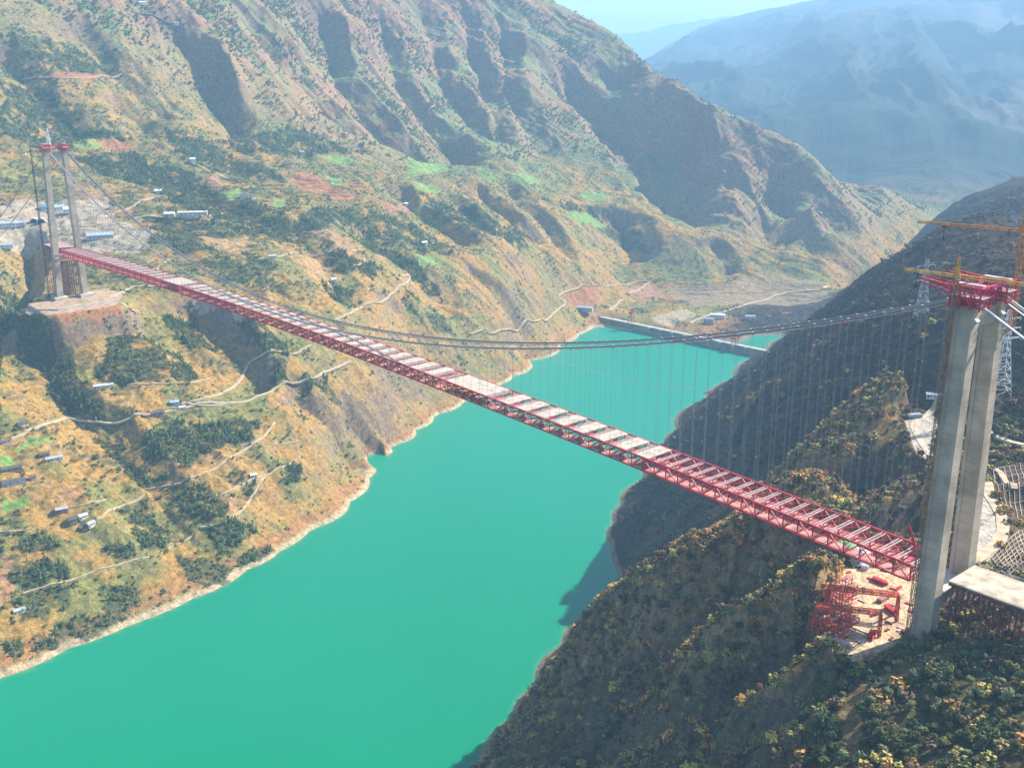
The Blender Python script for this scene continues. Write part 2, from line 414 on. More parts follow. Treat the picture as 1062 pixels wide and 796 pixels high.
HIGHB = sstep(190, 300, GZ)
lay((.17, .165, .065), .65 * HIGHB * sstep(-.3, .25, f2 + .5 * f1 + .2))
lay(C_SCRUB, .75 * sstep(.02, .3, f3 * .8 + f2 * .5 + f4 * .3 - .05))
# upper mountain: green flanks, bare pinkish crests
mt = MTN
lay((.185, .215, .095), mt * .92)
lay((.125, .185, .08), mt * sstep(-.1, .25, f1 + .4 * f3 - .25 * DZX))
crestness = sstep(.44, .66, n1 * .6 + n1b * .4 + f2 * .12)
lay((.38, .195, .11), mt * crestness * sstep(-.2, .3, f1 + .2) * .65)
lay((.30, .20, .10), mt * sstep(.25, .5, f1 - f2 * .3) * .6)
lay((.30, .20, .11), (1 - RIGHT) * sstep(.75, 1.0, SLOPE + f3 * .3) * .4)
lay((.21, .155, .12), (1 - RIGHT) * sstep(1.25, 1.55, SLOPE + f3 * .35) * .7)
strata = sstep(.1, .6, np.sin(GZ / 7.5 + 1.5 * f1 + f2)); lay((.33, .17, .105), mt * sstep(.58, .85, SLOPE + .25 * f2) * (.22 + .38 * strata) * sstep(-.25, .15, f1 + .1))
# right bank: dry brown scrub, the bank's shade put into its dark colour
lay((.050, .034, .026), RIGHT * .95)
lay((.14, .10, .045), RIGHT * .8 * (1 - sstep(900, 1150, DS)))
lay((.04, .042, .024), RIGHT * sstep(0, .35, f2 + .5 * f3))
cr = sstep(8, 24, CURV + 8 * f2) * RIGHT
lay((.40, .235, .08), cr * .9 * sstep(-.3, .2, f3 + .2))  # spur crests: dry scrub, sunlit tops also put into its bright colour
lay((.15, .13, .10), RIGHT * sstep(.95, 1.3, SLOPE + f3 * .3) * .5)
lay((.038, .052, .042), FARM)  # far massif: forest colour darkened to carry the massif's own shade
lay((.12, .10, .075), FARM * sstep(.12, .35, fbm(GX / 900, GY / 2200, 5)))  # paler strip: sunlight on the massif put into the colour
# shore
lay(C_BEACH, (1 - sstep(2.6, 5.2, GZ + 2 * f3)) * (1 - .5 * RIGHT) * (DS < 4000))
lay(C_SOIL, .55 * sstep(4, 7, GZ + 2 * f3) * (1 - sstep(10, 16, GZ + 5 * f2)) * (1 - RIGHT) * (DS < 2600))
# field terraces on the benches
BENCHM = sstep(220, 260, GZ) * (1 - sstep(400, 430, GZ)) * (1 - MTN) * (1 - RIGHT) * (SLOPE < .34)
terr = np.floor(GZ / 5.0 + .6 * f2)
fh = (np.sin(terr * 12.9898 + np.floor(fbm(GX / 160, GY / 160, 2) * 4) * 78.233) * 43758.5453) % 1.0
lay((.30, .22, .10), BENCHM * (fh > .55) * .6); lay((.22, .21, .08), BENCHM * (fh > .85) * .7); lay((.33, .16, .08), BENCHM * (fh < .1) * .55)

FORESTS = [
 # (density per square metre, outline in photo pixels)
 (.085, [(112, 350), (140, 343), (170, 362), (205, 383), (200, 397), (130, 400), (97, 396), (102, 372)]),
 (.085, [(147, 455), (175, 443), (228, 438), (272, 440), (266, 456), (240, 463), (210, 471), (196, 486), (170, 481), (150, 470)]),
 (.08, [(95, 452), (130, 463), (142, 480), (152, 492), (172, 497), (170, 505), (148, 505), (132, 492), (118, 478), (100, 462)]),
 (.085, [(45, 393), (72, 393), (92, 412), (126, 434), (92, 437), (72, 428), (56, 415)]),
 (.062, [(0, 300), (25, 312), (45, 332), (72, 352), (80, 385), (92, 400), (60, 404), (40, 385), (20, 372), (0, 345)]),
 (.09, [(12, 582), (40, 580), (66, 584), (70, 604), (25, 615), (15, 602)]),
 (.062, [(18, 553), (50, 548), (60, 568), (25, 579)]),
 (.062, [(15, 622), (42, 616), (72, 609), (75, 624), (40, 640), (20, 642)]),
 (.075, [(125, 525), (150, 519), (165, 545), (181, 560), (170, 571), (145, 565), (135, 545)]),
 (.062, [(103, 567), (125, 560), (142, 578), (120, 587)]),
 (.075, [(102, 612), (138, 600), (146, 630), (125, 650), (108, 648)]),
 (.08, [(181, 579), (205, 578), (237, 590), (239, 602), (208, 611), (194, 595)]),
 (.075, [(172, 505), (210, 500), (236, 524), (233, 536), (215, 545), (200, 540), (185, 524)]),
 (.08, [(210, 550), (255, 544), (270, 548), (275, 556), (245, 562), (240, 576), (224, 570)]),
 (.075, [(247, 580), (275, 565), (286, 572), (270, 584), (252, 588)]),
 (.04, [(225, 490), (255, 489), (250, 502), (228, 500)]), (.075, [(287, 480), (310, 477), (316, 500), (295, 506)]), (.04, [(245, 503), (262, 500), (266, 516), (250, 520)]),
 (.04, [(52, 648), (100, 640), (130, 628), (140, 640), (100, 656), (60, 668)]),
 (.04, [(0, 664), (40, 655), (60, 668), (20, 684)]),
 (.075, [(168, 330), (186, 325), (200, 320), (206, 345), (226, 364), (206, 366), (182, 350)]),
 (.075, [(328, 258), (365, 267), (396, 275), (386, 290), (352, 286), (344, 275)]), (.075, [(330, 286), (366, 300), (370, 321), (345, 311)]),
 (.08, [(375, 233), (395, 240), (398, 258), (430, 270), (456, 300), (462, 312), (430, 292), (400, 266), (380, 258)]),
 (.062, [(75, 163), (130, 158), (190, 174), (240, 199), (302, 228), (302, 252), (250, 242), (200, 221), (150, 192)]),
 (.035, [(150, 226), (200, 229), (240, 245), (236, 266), (180, 262), (138, 240)]),
 (.04, [(0, 84), (60, 84), (86, 120), (96, 151), (40, 152), (0, 142)]),
 (.035, [(0, 38), (60, 44), (120, 54), (132, 76), (60, 81), (0, 76)]),
 (.062, [(60, 128), (100, 134), (136, 140), (132, 151), (70, 150)]),
 (.04, [(165, 135), (205, 140), (240, 165), (290, 178), (300, 190), (240, 182), (190, 165)]),
 (.04, [(232, 150), (300, 130), (350, 150), (380, 160), (300, 160), (255, 160)]),
 (.035, [(300, 240), (345, 215), (400, 222), (440, 240), (480, 262), (430, 262), (380, 232), (340, 238)]),
 (.035, [(440, 200), (470, 215), (520, 235), (560, 252), (540, 262), (490, 245), (452, 226)]),
 (.03, [(560, 205), (620, 212), (650, 235), (680, 262), (640, 252), (600, 225)]),
 (.075, [(240, 330), (270, 335), (300, 362), (296, 372), (272, 370), (252, 350)]),
 (.075, [(278, 376), (296, 375), (300, 394), (286, 400)]), (.062, [(306, 398), (340, 392), (345, 404), (318, 412)]),
 (.03, [(330, 395), (352, 410), (350, 430), (338, 420)]), (.062, [(375, 460), (398, 464), (400, 472), (388, 476)]),
 (.03, [(418, 296), (445, 318), (470, 345), (450, 350), (425, 322)]),
 (.03, [(180, 275), (230, 268), (300, 300), (320, 322), (260, 300), (215, 290)]),
 (.035, [(255, 262), (280, 270), (276, 300), (256, 296)]),
]
DEN = np.zeros(GX.shape, np.float32)
for d, px in FORESTS:
    m = mask_poly(px, rag=14 if px[0][1] > 280 else 26)
    DEN = np.maximum(DEN, m * d * sstep(-.42, .12, f2 * .7 + f3 * .45))
lay(C_FOREST, sstep(.004, .03, DEN) * .8)
DEN = np.maximum(DEN, mt * (.0006 + .018 * sstep(.05, .4, f1 + .4 * f3 - .25 * DZX) * (1 - crestness * .9)) * (DS < 5000))
DEN = np.maximum(DEN, (1 - RIGHT) * (1 - mt) * (.024 * sstep(.12 - .22 * HIGHB, .4 - .12 * HIGHB, f2 * .8 + .5 * fbm(GX / 70 - 5, GY / 70, 3)) + .0025) * (DS < 5000))
ROWZ = LB * (1 - sstep(.45, .7, SLOPE)) * sstep(-.15, .15, fbm(GX / 110 + 40, GY / 110, 2)) * (DS < 2400)
DEN = np.where(ROWZ > .3, np.maximum(DEN * .8, .045 * (np.abs(((GZ + 1.2 * f2) / 5.4) % 1.0 * 2 - 1) > .62) * sstep(-.2, .2, f2)), DEN) * (RIGHT < .5)
for c, px in [
    (C_FIELD, [(330, 162), (350, 161), (372, 168), (352, 170)]), (C_FIELD, [(418, 186), (440, 168), (462, 174), (440, 180)]), (C_FIELD, [(420, 167), (445, 166), (466, 176), (440, 177)]),
    (C_FIELD, [(488, 173), (505, 178), (520, 190), (505, 188)]), (C_FIELD, [(530, 184), (552, 182), (562, 190), (545, 192)]), (C_FIELD, [(600, 199), (625, 197), (630, 206), (610, 210)]),
    (C_FIELD, [(425, 190), (448, 188), (455, 200), (438, 200)]), (C_FIELD, [(340, 183), (352, 184), (356, 192), (342, 191)]), (C_FIELD, [(585, 220), (612, 222), (630, 234), (600, 232)]),
    (C_FIELD, [(428, 264), (450, 264), (456, 277), (435, 275)]), (C_FIELD, [(282, 208), (298, 209), (296, 215), (280, 213)]), (C_FIELD, [(230, 200), (250, 196), (256, 204), (238, 208)]),
    (C_FIELD, [(10, 463), (50, 450), (58, 457), (20, 472)]), ((.15, .30, .07), [(0, 472), (15, 470), (18, 482), (0, 488)]), ((.15, .30, .07), [(0, 518), (30, 514), (28, 526), (0, 530)]),
    ((.33, .30, .09), [(0, 175), (8, 176), (22, 186), (5, 184)]), ((.28, .33, .09), [(75, 147), (105, 150), (100, 156), (76, 156)]), ((.33, .33, .08), [(0, 60), (0, 61), (2, 61)]),
    (C_SOIL, [(300, 183), (325, 179), (348, 195), (378, 207), (350, 208), (312, 196)]), (C_SOIL, [(98, 148), (118, 142), (142, 153), (130, 157)]), (C_SOIL, [(40, 82), (70, 74), (125, 76), (80, 84)]),
    (C_SOIL, [(585, 306), (608, 297), (622, 297), (620, 316), (596, 318)]), ((.36, .20, .11), [(640, 296), (672, 293), (690, 306), (664, 313)]),
    ((.30, .22, .13), [(690, 300), (745, 295), (790, 282), (850, 292), (862, 308), (800, 316), (720, 318)]), ((.42, .33, .22), [(675, 330), (712, 320), (722, 328), (690, 338)]),
    (C_SOIL, [(55, 320), (118, 312), (130, 322), (128, 328), (75, 334), (60, 330)]), ((.36, .20, .10), [(0, 576), (10, 576), (14, 600), (8, 625), (0, 632)]),
    ((.37, .21, .10), [(62, 505), (85, 502), (82, 515), (66, 526), (55, 522)]), ((.38, .20, .10), [(232, 518), (250, 515), (252, 528), (242, 533)]),
    ((.36, .22, .11), [(70, 190), (105, 196), (118, 214), (80, 214)]), ((.36, .20, .12), [(200, 192), (226, 180), (230, 196)]), ((.34, .20, .10), [(385, 265), (400, 262), (402, 275)]),
    ((.40, .26, .12), [(205, 245), (255, 246), (262, 262), (225, 262)]), ((.40, .25, .11), [(300, 265), (325, 262), (342, 282), (345, 300), (318, 285)]),
    ((.40, .26, .09), [(95, 355), (112, 352), (112, 370), (100, 378)]), ((.36, .29, .08), [(80, 386), (102, 383), (100, 398), (82, 396)]), ((.38, .25, .09), [(100, 410), (140, 405), (145, 424), (118, 428)]),
    ((.36, .22, .12), [(318, 242), (345, 238), (372, 258), (360, 262)]), ((.36, .19, .12), [(395, 210), (420, 203), (428, 222), (408, 224)]),
]:
    m = mask_poly(px, rag=10); lay(c, m * (.86 + .2 * f3)); DEN *= (1 - .96 * m)
# construction ground and the earth works
for poly, c in [(YARD, (.62, .45, .28)), (FPAD, (.46, .33, .22)), (BENCH, (.48, .42, .34)), (RROAD, (.47, .42, .34))]:
    m = inside(np.asarray(poly), GX + 3 * f2, GY + 3 * f2); lay(c, m * .95); DEN *= 1 - m
GRADE = [(0, 212), (30, 206), (58, 212), (110, 205), (118, 224), (160, 240), (150, 262), (112, 262), (70, 268), (40, 258), (0, 254)]
m = mask_poly(GRADE, rag=16); lay((.42, .35, .27), m * .75 * sstep(-.45, .1, f2 + .3)); DEN *= 1 - .9 * m
m = mask_poly([(205, 304), (226, 303), (262, 322), (250, 332), (200, 318)], rag=8); lay((.45, .37, .28), m); DEN *= 1 - m
m = mask_poly([(36, 258), (60, 262), (62, 300), (40, 306), (26, 300)], rag=4); lay((.38, .26, .11), m); DEN *= 1 - m
m = mask_poly([(868, 735), (880, 712), (905, 705), (900, 720), (890, 745), (895, 790), (872, 780)], rag=4); lay((.40, .22, .10), m); DEN *= 1 - m
# shrubs and woods of the right bank
foot = RIGHT * (1 - sstep(640, 900, DS)) * (GZ > 10)
WOOD = mask_poly([(850, 690), (905, 690), (960, 664), (1010, 645), (1062, 605), (1130, 600), (1200, 800), (830, 800), (845, 730)], rag=6)
DRY = mask_poly([(905, 705), (960, 672), (1040, 640), (1060, 650), (980, 690), (930, 715)], rag=6)
lay((.27, .19, .08), DRY * .8); lay((.07, .08, .035), WOOD * .55 * (1 - DRY))
DENR = RIGHT * (1 + 1.0 * (1 - sstep(900, 1150, DS))) * (.012 + .030 * sstep(-.1, .3, f2 + .4 * f3)) * (DS < 2700) * (GZ > 7)
DENR = np.maximum(DENR, cr * .05); DENR = np.maximum(DENR, WOOD * (.052 - .030 * DRY) * (RIGHT > .3))
for poly in (YARD, BENCH, RROAD): DENR *= 1 - inside(np.asarray(poly), GX, GY)
DENR *= 1 - mask_poly([(868, 735), (880, 712), (905, 705), (900, 720), (890, 745), (895, 790), (872, 780)])
tz = LB * (1 - sstep(.45, .7, SLOPE)) * sstep(-.1, .2, fbm(GX / 110 + 40, GY / 110, 2)) * (DS < 2900) * (GZ > 12)
COL *= (1 - .42 * tz * sstep(.35, .75, np.abs(((GZ + 1.2 * f2) / 5.4) % 1.0 * 2 - 1)))[..., None]
for px in ([(1028, 578), (1070, 540), (1085, 575), (1045, 604)], [(1024, 488), (1075, 470), (1085, 540), (1042, 530)]):
    m = mask_poly(px); lay((.10, .06, .045), m * .9); DENR *= 1 - m
COL *= (1 + .22 * f4 + .16 * f3)[..., None]
COL = np.clip(COL, .01, .9)

# ------------------------------------------------------------------ materials
MATS = {}
def newmat(name):
    m = bpy.data.materials.new(name); m.use_nodes = True
    return m, m.node_tree.nodes, m.node_tree.links, m.node_tree.nodes['Principled BSDF']
def paint(name, c, rough=.7, var=.18, scale=.6, metal=0.0, spec=.3, dirt=None):
    """painted / cast surface with uneven tone"""
    if name in MATS: return MATS[name]
    m, n, l, b = newmat(name)
    tc = n.new('ShaderNodeTexCoord'); no = n.new('ShaderNodeTexNoise'); no.inputs['Scale'].default_value = scale; no.inputs['Detail'].default_value = 6
    l.new(tc.outputs['Object'], no.inputs['Vector'])
    rp = n.new('ShaderNodeValToRGB'); e = rp.color_ramp.elements
    d = dirt or tuple(x * (1 - var * 1.8) for x in c)
    e[0].position = .3; e[0].color = (*d, 1); e[1].position = .62; e[1].color = (*[min(1, x * (1 + var * .5)) for x in c], 1)
    l.new(no.outputs['Fac'], rp.inputs['Fac']); l.new(rp.outputs['Color'], b.inputs['Base Color'])
    b.inputs['Roughness'].default_value = rough; b.inputs['Metallic'].default_value = metal; b.inputs['Specular IOR Level'].default_value = spec
    MATS[name] = m; return m
def ground_mat():
    m, n, l, b = newmat('ground')
    at = n.new('ShaderNodeAttribute'); at.attribute_name = 'cover'
    tc = n.new('ShaderNodeTexCoord')
    cols = at.outputs['Color']
    for sc, amt in ((.16, .45), (.55, .5)):
        no = n.new('ShaderNodeTexNoise'); no.inputs['Scale'].default_value = sc; no.inputs['Detail'].default_value = 4; no.inputs['Roughness'].default_value = .65
        l.new(tc.outputs['Object'], no.inputs['Vector'])
        mr = n.new('ShaderNodeMapRange'); mr.inputs['From Min'].default_value = .3; mr.inputs['From Max'].default_value = .7
        mr.inputs['To Min'].default_value = 1 - amt; mr.inputs['To Max'].default_value = 1 + amt * .8
        l.new(no.outputs['Fac'], mr.inputs['Value'])
        mx = n.new('ShaderNodeVectorMath'); mx.operation = 'SCALE'
        l.new(cols, mx.inputs[0]); l.new(mr.outputs['Result'], mx.inputs['Scale']); cols = mx.outputs['Vector']
        last = no
    l.new(cols, b.inputs['Base Color']); b.inputs['Roughness'].default_value = 1; b.inputs['Specular IOR Level'].default_value = .05
    bp = n.new('ShaderNodeBump'); bp.inputs['Strength'].default_value = .6; bp.inputs['Distance'].default_value = 1.6
    l.new(last.outputs['Fac'], bp.inputs['Height']); l.new(bp.outputs['Normal'], b.inputs['Normal'])
    return m
def water_mat():
    m, n, l, b = newmat('river_water')
    tc = n.new('ShaderNodeTexCoord'); no = n.new('ShaderNodeTexNoise'); no.inputs['Scale'].default_value = .004; no.inputs['Detail'].default_value = 5
    mp = n.new('ShaderNodeMapping'); mp.inputs['Scale'].default_value = (1, .35, 1); mp.inputs['Rotation'].default_value = (0, 0, .5)
    l.new(tc.outputs['Object'], mp.inputs['Vector']); l.new(mp.outputs['Vector'], no.inputs['Vector'])
    at = n.new('ShaderNodeAttribute'); at.attribute_name = 'cover'
    rp = n.new('ShaderNodeMapRange'); rp.inputs['To Min'].default_value = .86; rp.inputs['To Max'].default_value = 1.12
    l.new(no.outputs['Fac'], rp.inputs['Value'])
    mx = n.new('ShaderNodeVectorMath'); mx.operation = 'SCALE'; l.new(at.outputs['Color'], mx.inputs[0]); l.new(rp.outputs['Result'], mx.inputs['Scale'])
    l.new(mx.outputs['Vector'], b.inputs['Base Color']); b.inputs['Roughness'].default_value = .28; b.inputs['Specular IOR Level'].default_value = .16
    n2_ = n.new('ShaderNodeTexNoise'); n2_.inputs['Scale'].default_value = .12; n2_.inputs['Detail'].default_value = 4
    l.new(tc.outputs['Object'], n2_.inputs['Vector'])
    bp = n.new('ShaderNodeBump'); bp.inputs['Strength'].default_value = .12; bp.inputs['Distance'].default_value = .5
    l.new(n2_.outputs['Fac'], bp.inputs['Height']); l.new(bp.outputs['Normal'], b.inputs['Normal'])
    return m
def leaf_mat(name, c, spread=.42):
    m, n, l, b = newmat(name)
    oi = n.new('ShaderNodeObjectInfo'); tc = n.new('ShaderNodeTexCoord'); no = n.new('ShaderNodeTexNoise'); no.inputs['Scale'].default_value = .9
    l.new(tc.outputs['Object'], no.inputs['Vector'])
    hs = n.new('ShaderNodeHueSaturation'); hs.inputs['Color'].default_value = (*c, 1)
    mr = n.new('ShaderNodeMapRange'); mr.inputs['To Min'].default_value = 1 - spread; mr.inputs['To Max'].default_value = 1 + spread
    l.new(oi.outputs['Random'], mr.inputs['Value'])
    mu = n.new('ShaderNodeMath'); mu.operation = 'MULTIPLY'
    m2 = n.new('ShaderNodeMapRange'); m2.inputs['From Min'].default_value = .3; m2.inputs['From Max'].default_value = .7; m2.inputs['To Min'].default_value = .7; m2.inputs['To Max'].default_value = 1.35
    l.new(no.outputs['Fac'], m2.inputs['Value']); l.new(mr.outputs['Result'], mu.inputs[0]); l.new(m2.outputs['Result'], mu.inputs[1]); l.new(mu.outputs[0], hs.inputs['Value'])
    mh = n.new('ShaderNodeMapRange'); mh.inputs['To Min'].default_value = .475; mh.inputs['To Max'].default_value = .52
    ml = n.new('ShaderNodeMath'); ml.operation = 'MULTIPLY'; ml.inputs[1].default_value = 7.31; fr = n.new('ShaderNodeMath'); fr.operation = 'FRACT'
    l.new(oi.outputs['Random'], ml.inputs[0]); l.new(ml.outputs[0], fr.inputs[0]); l.new(fr.outputs[0], mh.inputs['Value']); l.new(mh.outputs['Result'], hs.inputs['Hue'])
    l.new(hs.outputs['Color'], b.inputs['Base Color']); b.inputs['Roughness'].default_value = .8; b.inputs['Specular IOR Level'].default_value = .15
    MATS[name] = m; return m

# ------------------------------------------------------------------ ground, water, haze
def mesh_np(name, co, faces, mat, smooth=False, col=None, link=True):
    me = bpy.data.meshes.new(name); co = np.ascontiguousarray(co, np.float32); faces = np.ascontiguousarray(faces, np.int32); k = faces.shape[1]
    me.vertices.add(len(co)); me.vertices.foreach_set('co', co.ravel())
    me.loops.add(faces.size); me.loops.foreach_set('vertex_index', faces.ravel())
    me.polygons.add(len(faces)); me.polygons.foreach_set('loop_start', np.arange(0, faces.size, k, dtype=np.int32))
    me.polygons.foreach_set('loop_total', np.full(len(faces), k, np.int32)); me.polygons.foreach_set('use_smooth', np.full(len(faces), smooth, bool))
    me.update(calc_edges=True)
    if col is not None:
        a = me.color_attributes.new('cover', 'FLOAT_COLOR', 'POINT'); c = np.ones((len(co), 4), np.float32); c[:, :3] = col.reshape(-1, 3); a.data.foreach_set('color', c.ravel())
    if mat: me.materials.append(mat)
    o = bpy.data.objects.new(name, me)
    if link: SC.collection.objects.link(o)
    return o
def grid_faces(nr, npp):
    idx = np.arange(nr * npp).reshape(nr, npp)
    return np.stack([idx[:-1, :-1], idx[:-1, 1:], idx[1:, 1:], idx[1:, :-1]], -1).reshape(-1, 4)[:, ::-1]
def structure(o): o['kind'] = 'structure'; return o
def tag(o, label, cat, group=None):
    o['label'] = label; o['category'] = cat
    if group: o['group'] = group
    return o
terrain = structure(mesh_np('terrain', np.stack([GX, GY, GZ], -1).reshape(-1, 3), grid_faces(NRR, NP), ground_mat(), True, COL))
# the water sheet: a denser ring of shallows is paler and yellower
si, sj = 4, 4
wx = GX[::si, ::sj]; wy = GY[::si, ::sj]; wz = GZ[::si, ::sj]
wc = np.zeros(wx.shape + (3,), np.float32); wc[...] = (.001, .215, .108)
far = sstep(600, 2300, np.hypot(wx, wy))[..., None]; wc = wc * (1 - far) + np.array((.004, .255, .168), np.float32) * far  # paler with distance: haze put into the water colour
sh = ((1 - sstep(-2.2, .4, -wz - 1.2)) * (.6 + .5 * fbm(wx / 60, wy / 60, 2)))[..., None]; sh = np.clip(sh, 0, .6)
wc = wc * (1 - sh) + np.array((.18, .29, .10), np.float32) * sh
water = structure(mesh_np('river_water', np.stack([wx, wy, np.zeros_like(wx)], -1).reshape(-1, 3), grid_faces(*wx.shape), water_mat(), True, wc))
hm, hn, hl, hb = newmat('haze_air'); hn.remove(hb)
pv = hn.new('ShaderNodeVolumePrincipled'); pv.inputs['Density'].default_value = HAZE_DENSITY; pv.inputs['Color'].default_value = HAZE_COLOR; pv.inputs['Anisotropy'].default_value = .1
hl.new(pv.outputs['Volume'], hn['Material Output'].inputs['Volume'])
hz0, hz1 = float(GZ.min()) - 1.0, max(float(GZ.max()), CAMZ) + 30
bmh = bmesh.new(); bmesh.ops.create_cube(bmh, size=1)
for v in bmh.verts: v.co = Vector((v.co.x * 62000, v.co.y * 62000, hz0 if v.co.z < 0 else hz1))
meh = bpy.data.meshes.new('haze'); bmh.to_mesh(meh); bmh.free(); meh.materials.append(hm)
haze = bpy.data.objects.new('haze', meh); SC.collection.objects.link(haze); haze['kind'] = 'stuff'

# ------------------------------------------------------------------ woods and scrub
def blob_mesh(name, mat, bark, seed, h, w, nclump, nleaf, leaf, shape, trunk=True):
    """tapered trunk with limbs, and a crown of leaf-sized faces gathered in clumps"""
    r = np.random.RandomState(seed); V = []; F = []; MI = []
    def tube(p, q, r0, r1, mi, k=5):
        p = np.array(p, float); q = np.array(q, float); d = q - p; d /= np.linalg.norm(d); a = np.cross(d, [.3, .9, .2]); a /= np.linalg.norm(a); b = np.cross(d, a); s = len(V)
        for c, rr in ((p, r0), (q, r1)):
            for i in range(k):
                t = 2 * np.pi * i / k; V.append(c + rr * (np.cos(t) * a + np.sin(t) * b))
        for i in range(k): F.append((s + i, s + (i + 1) % k, s + k + (i + 1) % k, s + k + i)); MI.append(mi)
    if trunk: tube((0, 0, -.6), (0, 0, h * .55), .035 * h, .018 * h, 1)
    cl = []
    for k in range(nclump):
        if shape == 'cone':
            t = (k + .5) / nclump; z = h * (.16 + .8 * t); rad = w * .5 * (1 - t) * 1.05 + .05 * w; a = k * 2.4; c = np.array([np.cos(a) * rad * .55, np.sin(a) * rad * .55, z]); s = np.array([rad * .62, rad * .62, h * .10])
        elif shape == 'bush':
            a = r.rand() * 6.28; rad = w * .36 * np.sqrt(r.rand()); c = np.array([np.cos(a) * rad, np.sin(a) * rad, h * (.28 + .3 * r.rand())]); s = np.array([w * .24, w * .24, h * .30]) * (.7 + .6 * r.rand())
        else:
            a = k * 2.4 + r.rand(); t = r.rand(); rad = w * .34 * np.sqrt(r.rand()); c = np.array([np.cos(a) * rad, np.sin(a) * rad, h * (.45 + .42 * t)]); s = np.array([w * .22, w * .22, h * .15]) * (.75 + .5 * r.rand())
        cl.append((c, s))
        if trunk and shape == 'round': tube((0, 0, h * .3), c, .014 * h, .006 * h, 1, 3)
    for c, s in cl:
        for j in range(nleaf):
            d = r.randn(3); d /= np.linalg.norm(d); p = c + d * s * (.55 + .5 * r.rand())
            n = d * .8 + .45 * r.randn(3) + np.array([0, 0, .75]); n /= np.linalg.norm(n); a = np.cross(n, r.randn(3)); a /= np.linalg.norm(a); b = np.cross(n, a); L = leaf * (.6 + .8 * r.rand()); i = len(V)
            V.extend([p + a * L, p + b * L * .6, p - a * L, p - b * L * .6]); F.append((i, i + 1, i + 2, i + 3)); MI.append(0)
    o = mesh_np(name, np.array(V), np.array(F), None, False, None, False); me = o.data
    me.materials.append(mat); me.materials.append(bark); me.polygons.foreach_set('material_index', np.array(MI, np.int32)); return o
BARK = paint('bark', (.09, .065, .045), .95, .2, 2)
L_PINE = leaf_mat('pine_needles', (.145, .20, .075)); L_GREEN = leaf_mat('green_leaves', (.165, .195, .06)); L_OLIVE = leaf_mat('olive_leaves', (.28, .25, .075))
L_RUST = leaf_mat('rusty_leaves', (.40, .20, .06)); L_GREY = leaf_mat('silvery_leaves', (.22, .235, .11)); L_GOLD = leaf_mat('ochre_leaves', (.50, .34, .09)); L_BRWN = leaf_mat('brown_twigs', (.17, .11, .06)); L_TEAL = leaf_mat('deep_green_leaves', (.095, .14, .06))
L_DUSK = leaf_mat('dusky_twigs', (.075, .052, .042)); L_DARK = leaf_mat('dark_olive_leaves', (.06, .065, .035))  # darker twig and leaf colours that carry the upper right bank's shade
L_W1 = leaf_mat('wood_green_leaves', (.095, .125, .035), .4); L_W2 = leaf_mat('wood_dark_leaves', (.055, .085, .03), .4); L_W3 = leaf_mat('wood_grey_leaves', (.135, .15, .065), .4); L_W4 = leaf_mat('wood_deep_leaves', (.045, .075, .032), .4); L_W5 = leaf_mat('wood_olive_leaves', (.15, .14, .04), .4)
L_HILL = leaf_mat('hill_leaves', (.15, .21, .095), .3)
PROTO = {
 'hill': [blob_mesh('broadleaf_tree', L_HILL, BARK, s, 6, 6, 8, 10, .9, 'round') for s in (31, 32, 33)],
 'pine': [blob_mesh('pine_tree', L_PINE, BARK, s, 8, 4.6, 7, 12, .85, 'cone') for s in (1, 2, 3)],
 'green': [blob_mesh('broadleaf_tree', m, BARK, s, 6.5, 6, 9, 11, .8, 'round') for s, m in ((4, L_GREEN), (5, L_TEAL), (6, L_GREEN))],
 'scrub': [blob_mesh('shrub', m, BARK, s, 2.6, 3.6, 6, 10, .5, 'bush', False) for s, m in ((7, L_OLIVE), (8, L_GREEN), (9, L_OLIVE), (10, L_TEAL))],
 'dry': [blob_mesh('shrub', m, BARK, s, 3.2, 4.4, 7, 10, .55, 'bush', False) for s, m in ((11, L_RUST), (12, L_BRWN), (13, L_GOLD), (14, L_BRWN), (15, L_OLIVE))],
 'dark': [blob_mesh('shrub', m, BARK, s, 2.8, 4.0, 6, 9, .55, 'bush', False) for s, m in ((21, L_DUSK), (22, L_DUSK), (23, L_BRWN), (24, L_DARK))],
 'lush': [blob_mesh('broadleaf_tree', m, BARK, s, 6.5, 6.4, 11, 20, .62, 'round') for s, m in ((16, L_W1), (17, L_W2), (18, L_W3), (19, L_W4), (20, L_W5))],
}
RG = np.random.RandomState(11)
AREA = (np.gradient(RR)[:, None] * np.gradient(PH)[None, :] * RR[:, None])
VISW = (np.abs(PH)[None, :] < R_(34)) & (RR[:, None] > 300) & (GZ > 3)
def scatter_pts(den):
    lam = np.where(VISW, den * AREA, 0); cnt = RG.poisson(lam); i, j = np.nonzero(cnt); rep = cnt[i, j]; i = np.repeat(i, rep); j = np.repeat(j, rep)
    r = RR[i] + (RG.rand(len(i)) - .5) * np.gradient(RR)[i]; p = PH[j] + (RG.rand(len(i)) - .5) * np.gradient(PH)[j]
    x = r * np.sin(p); y = r * np.cos(p); return x, y, sample(GZ, x, y), i, j
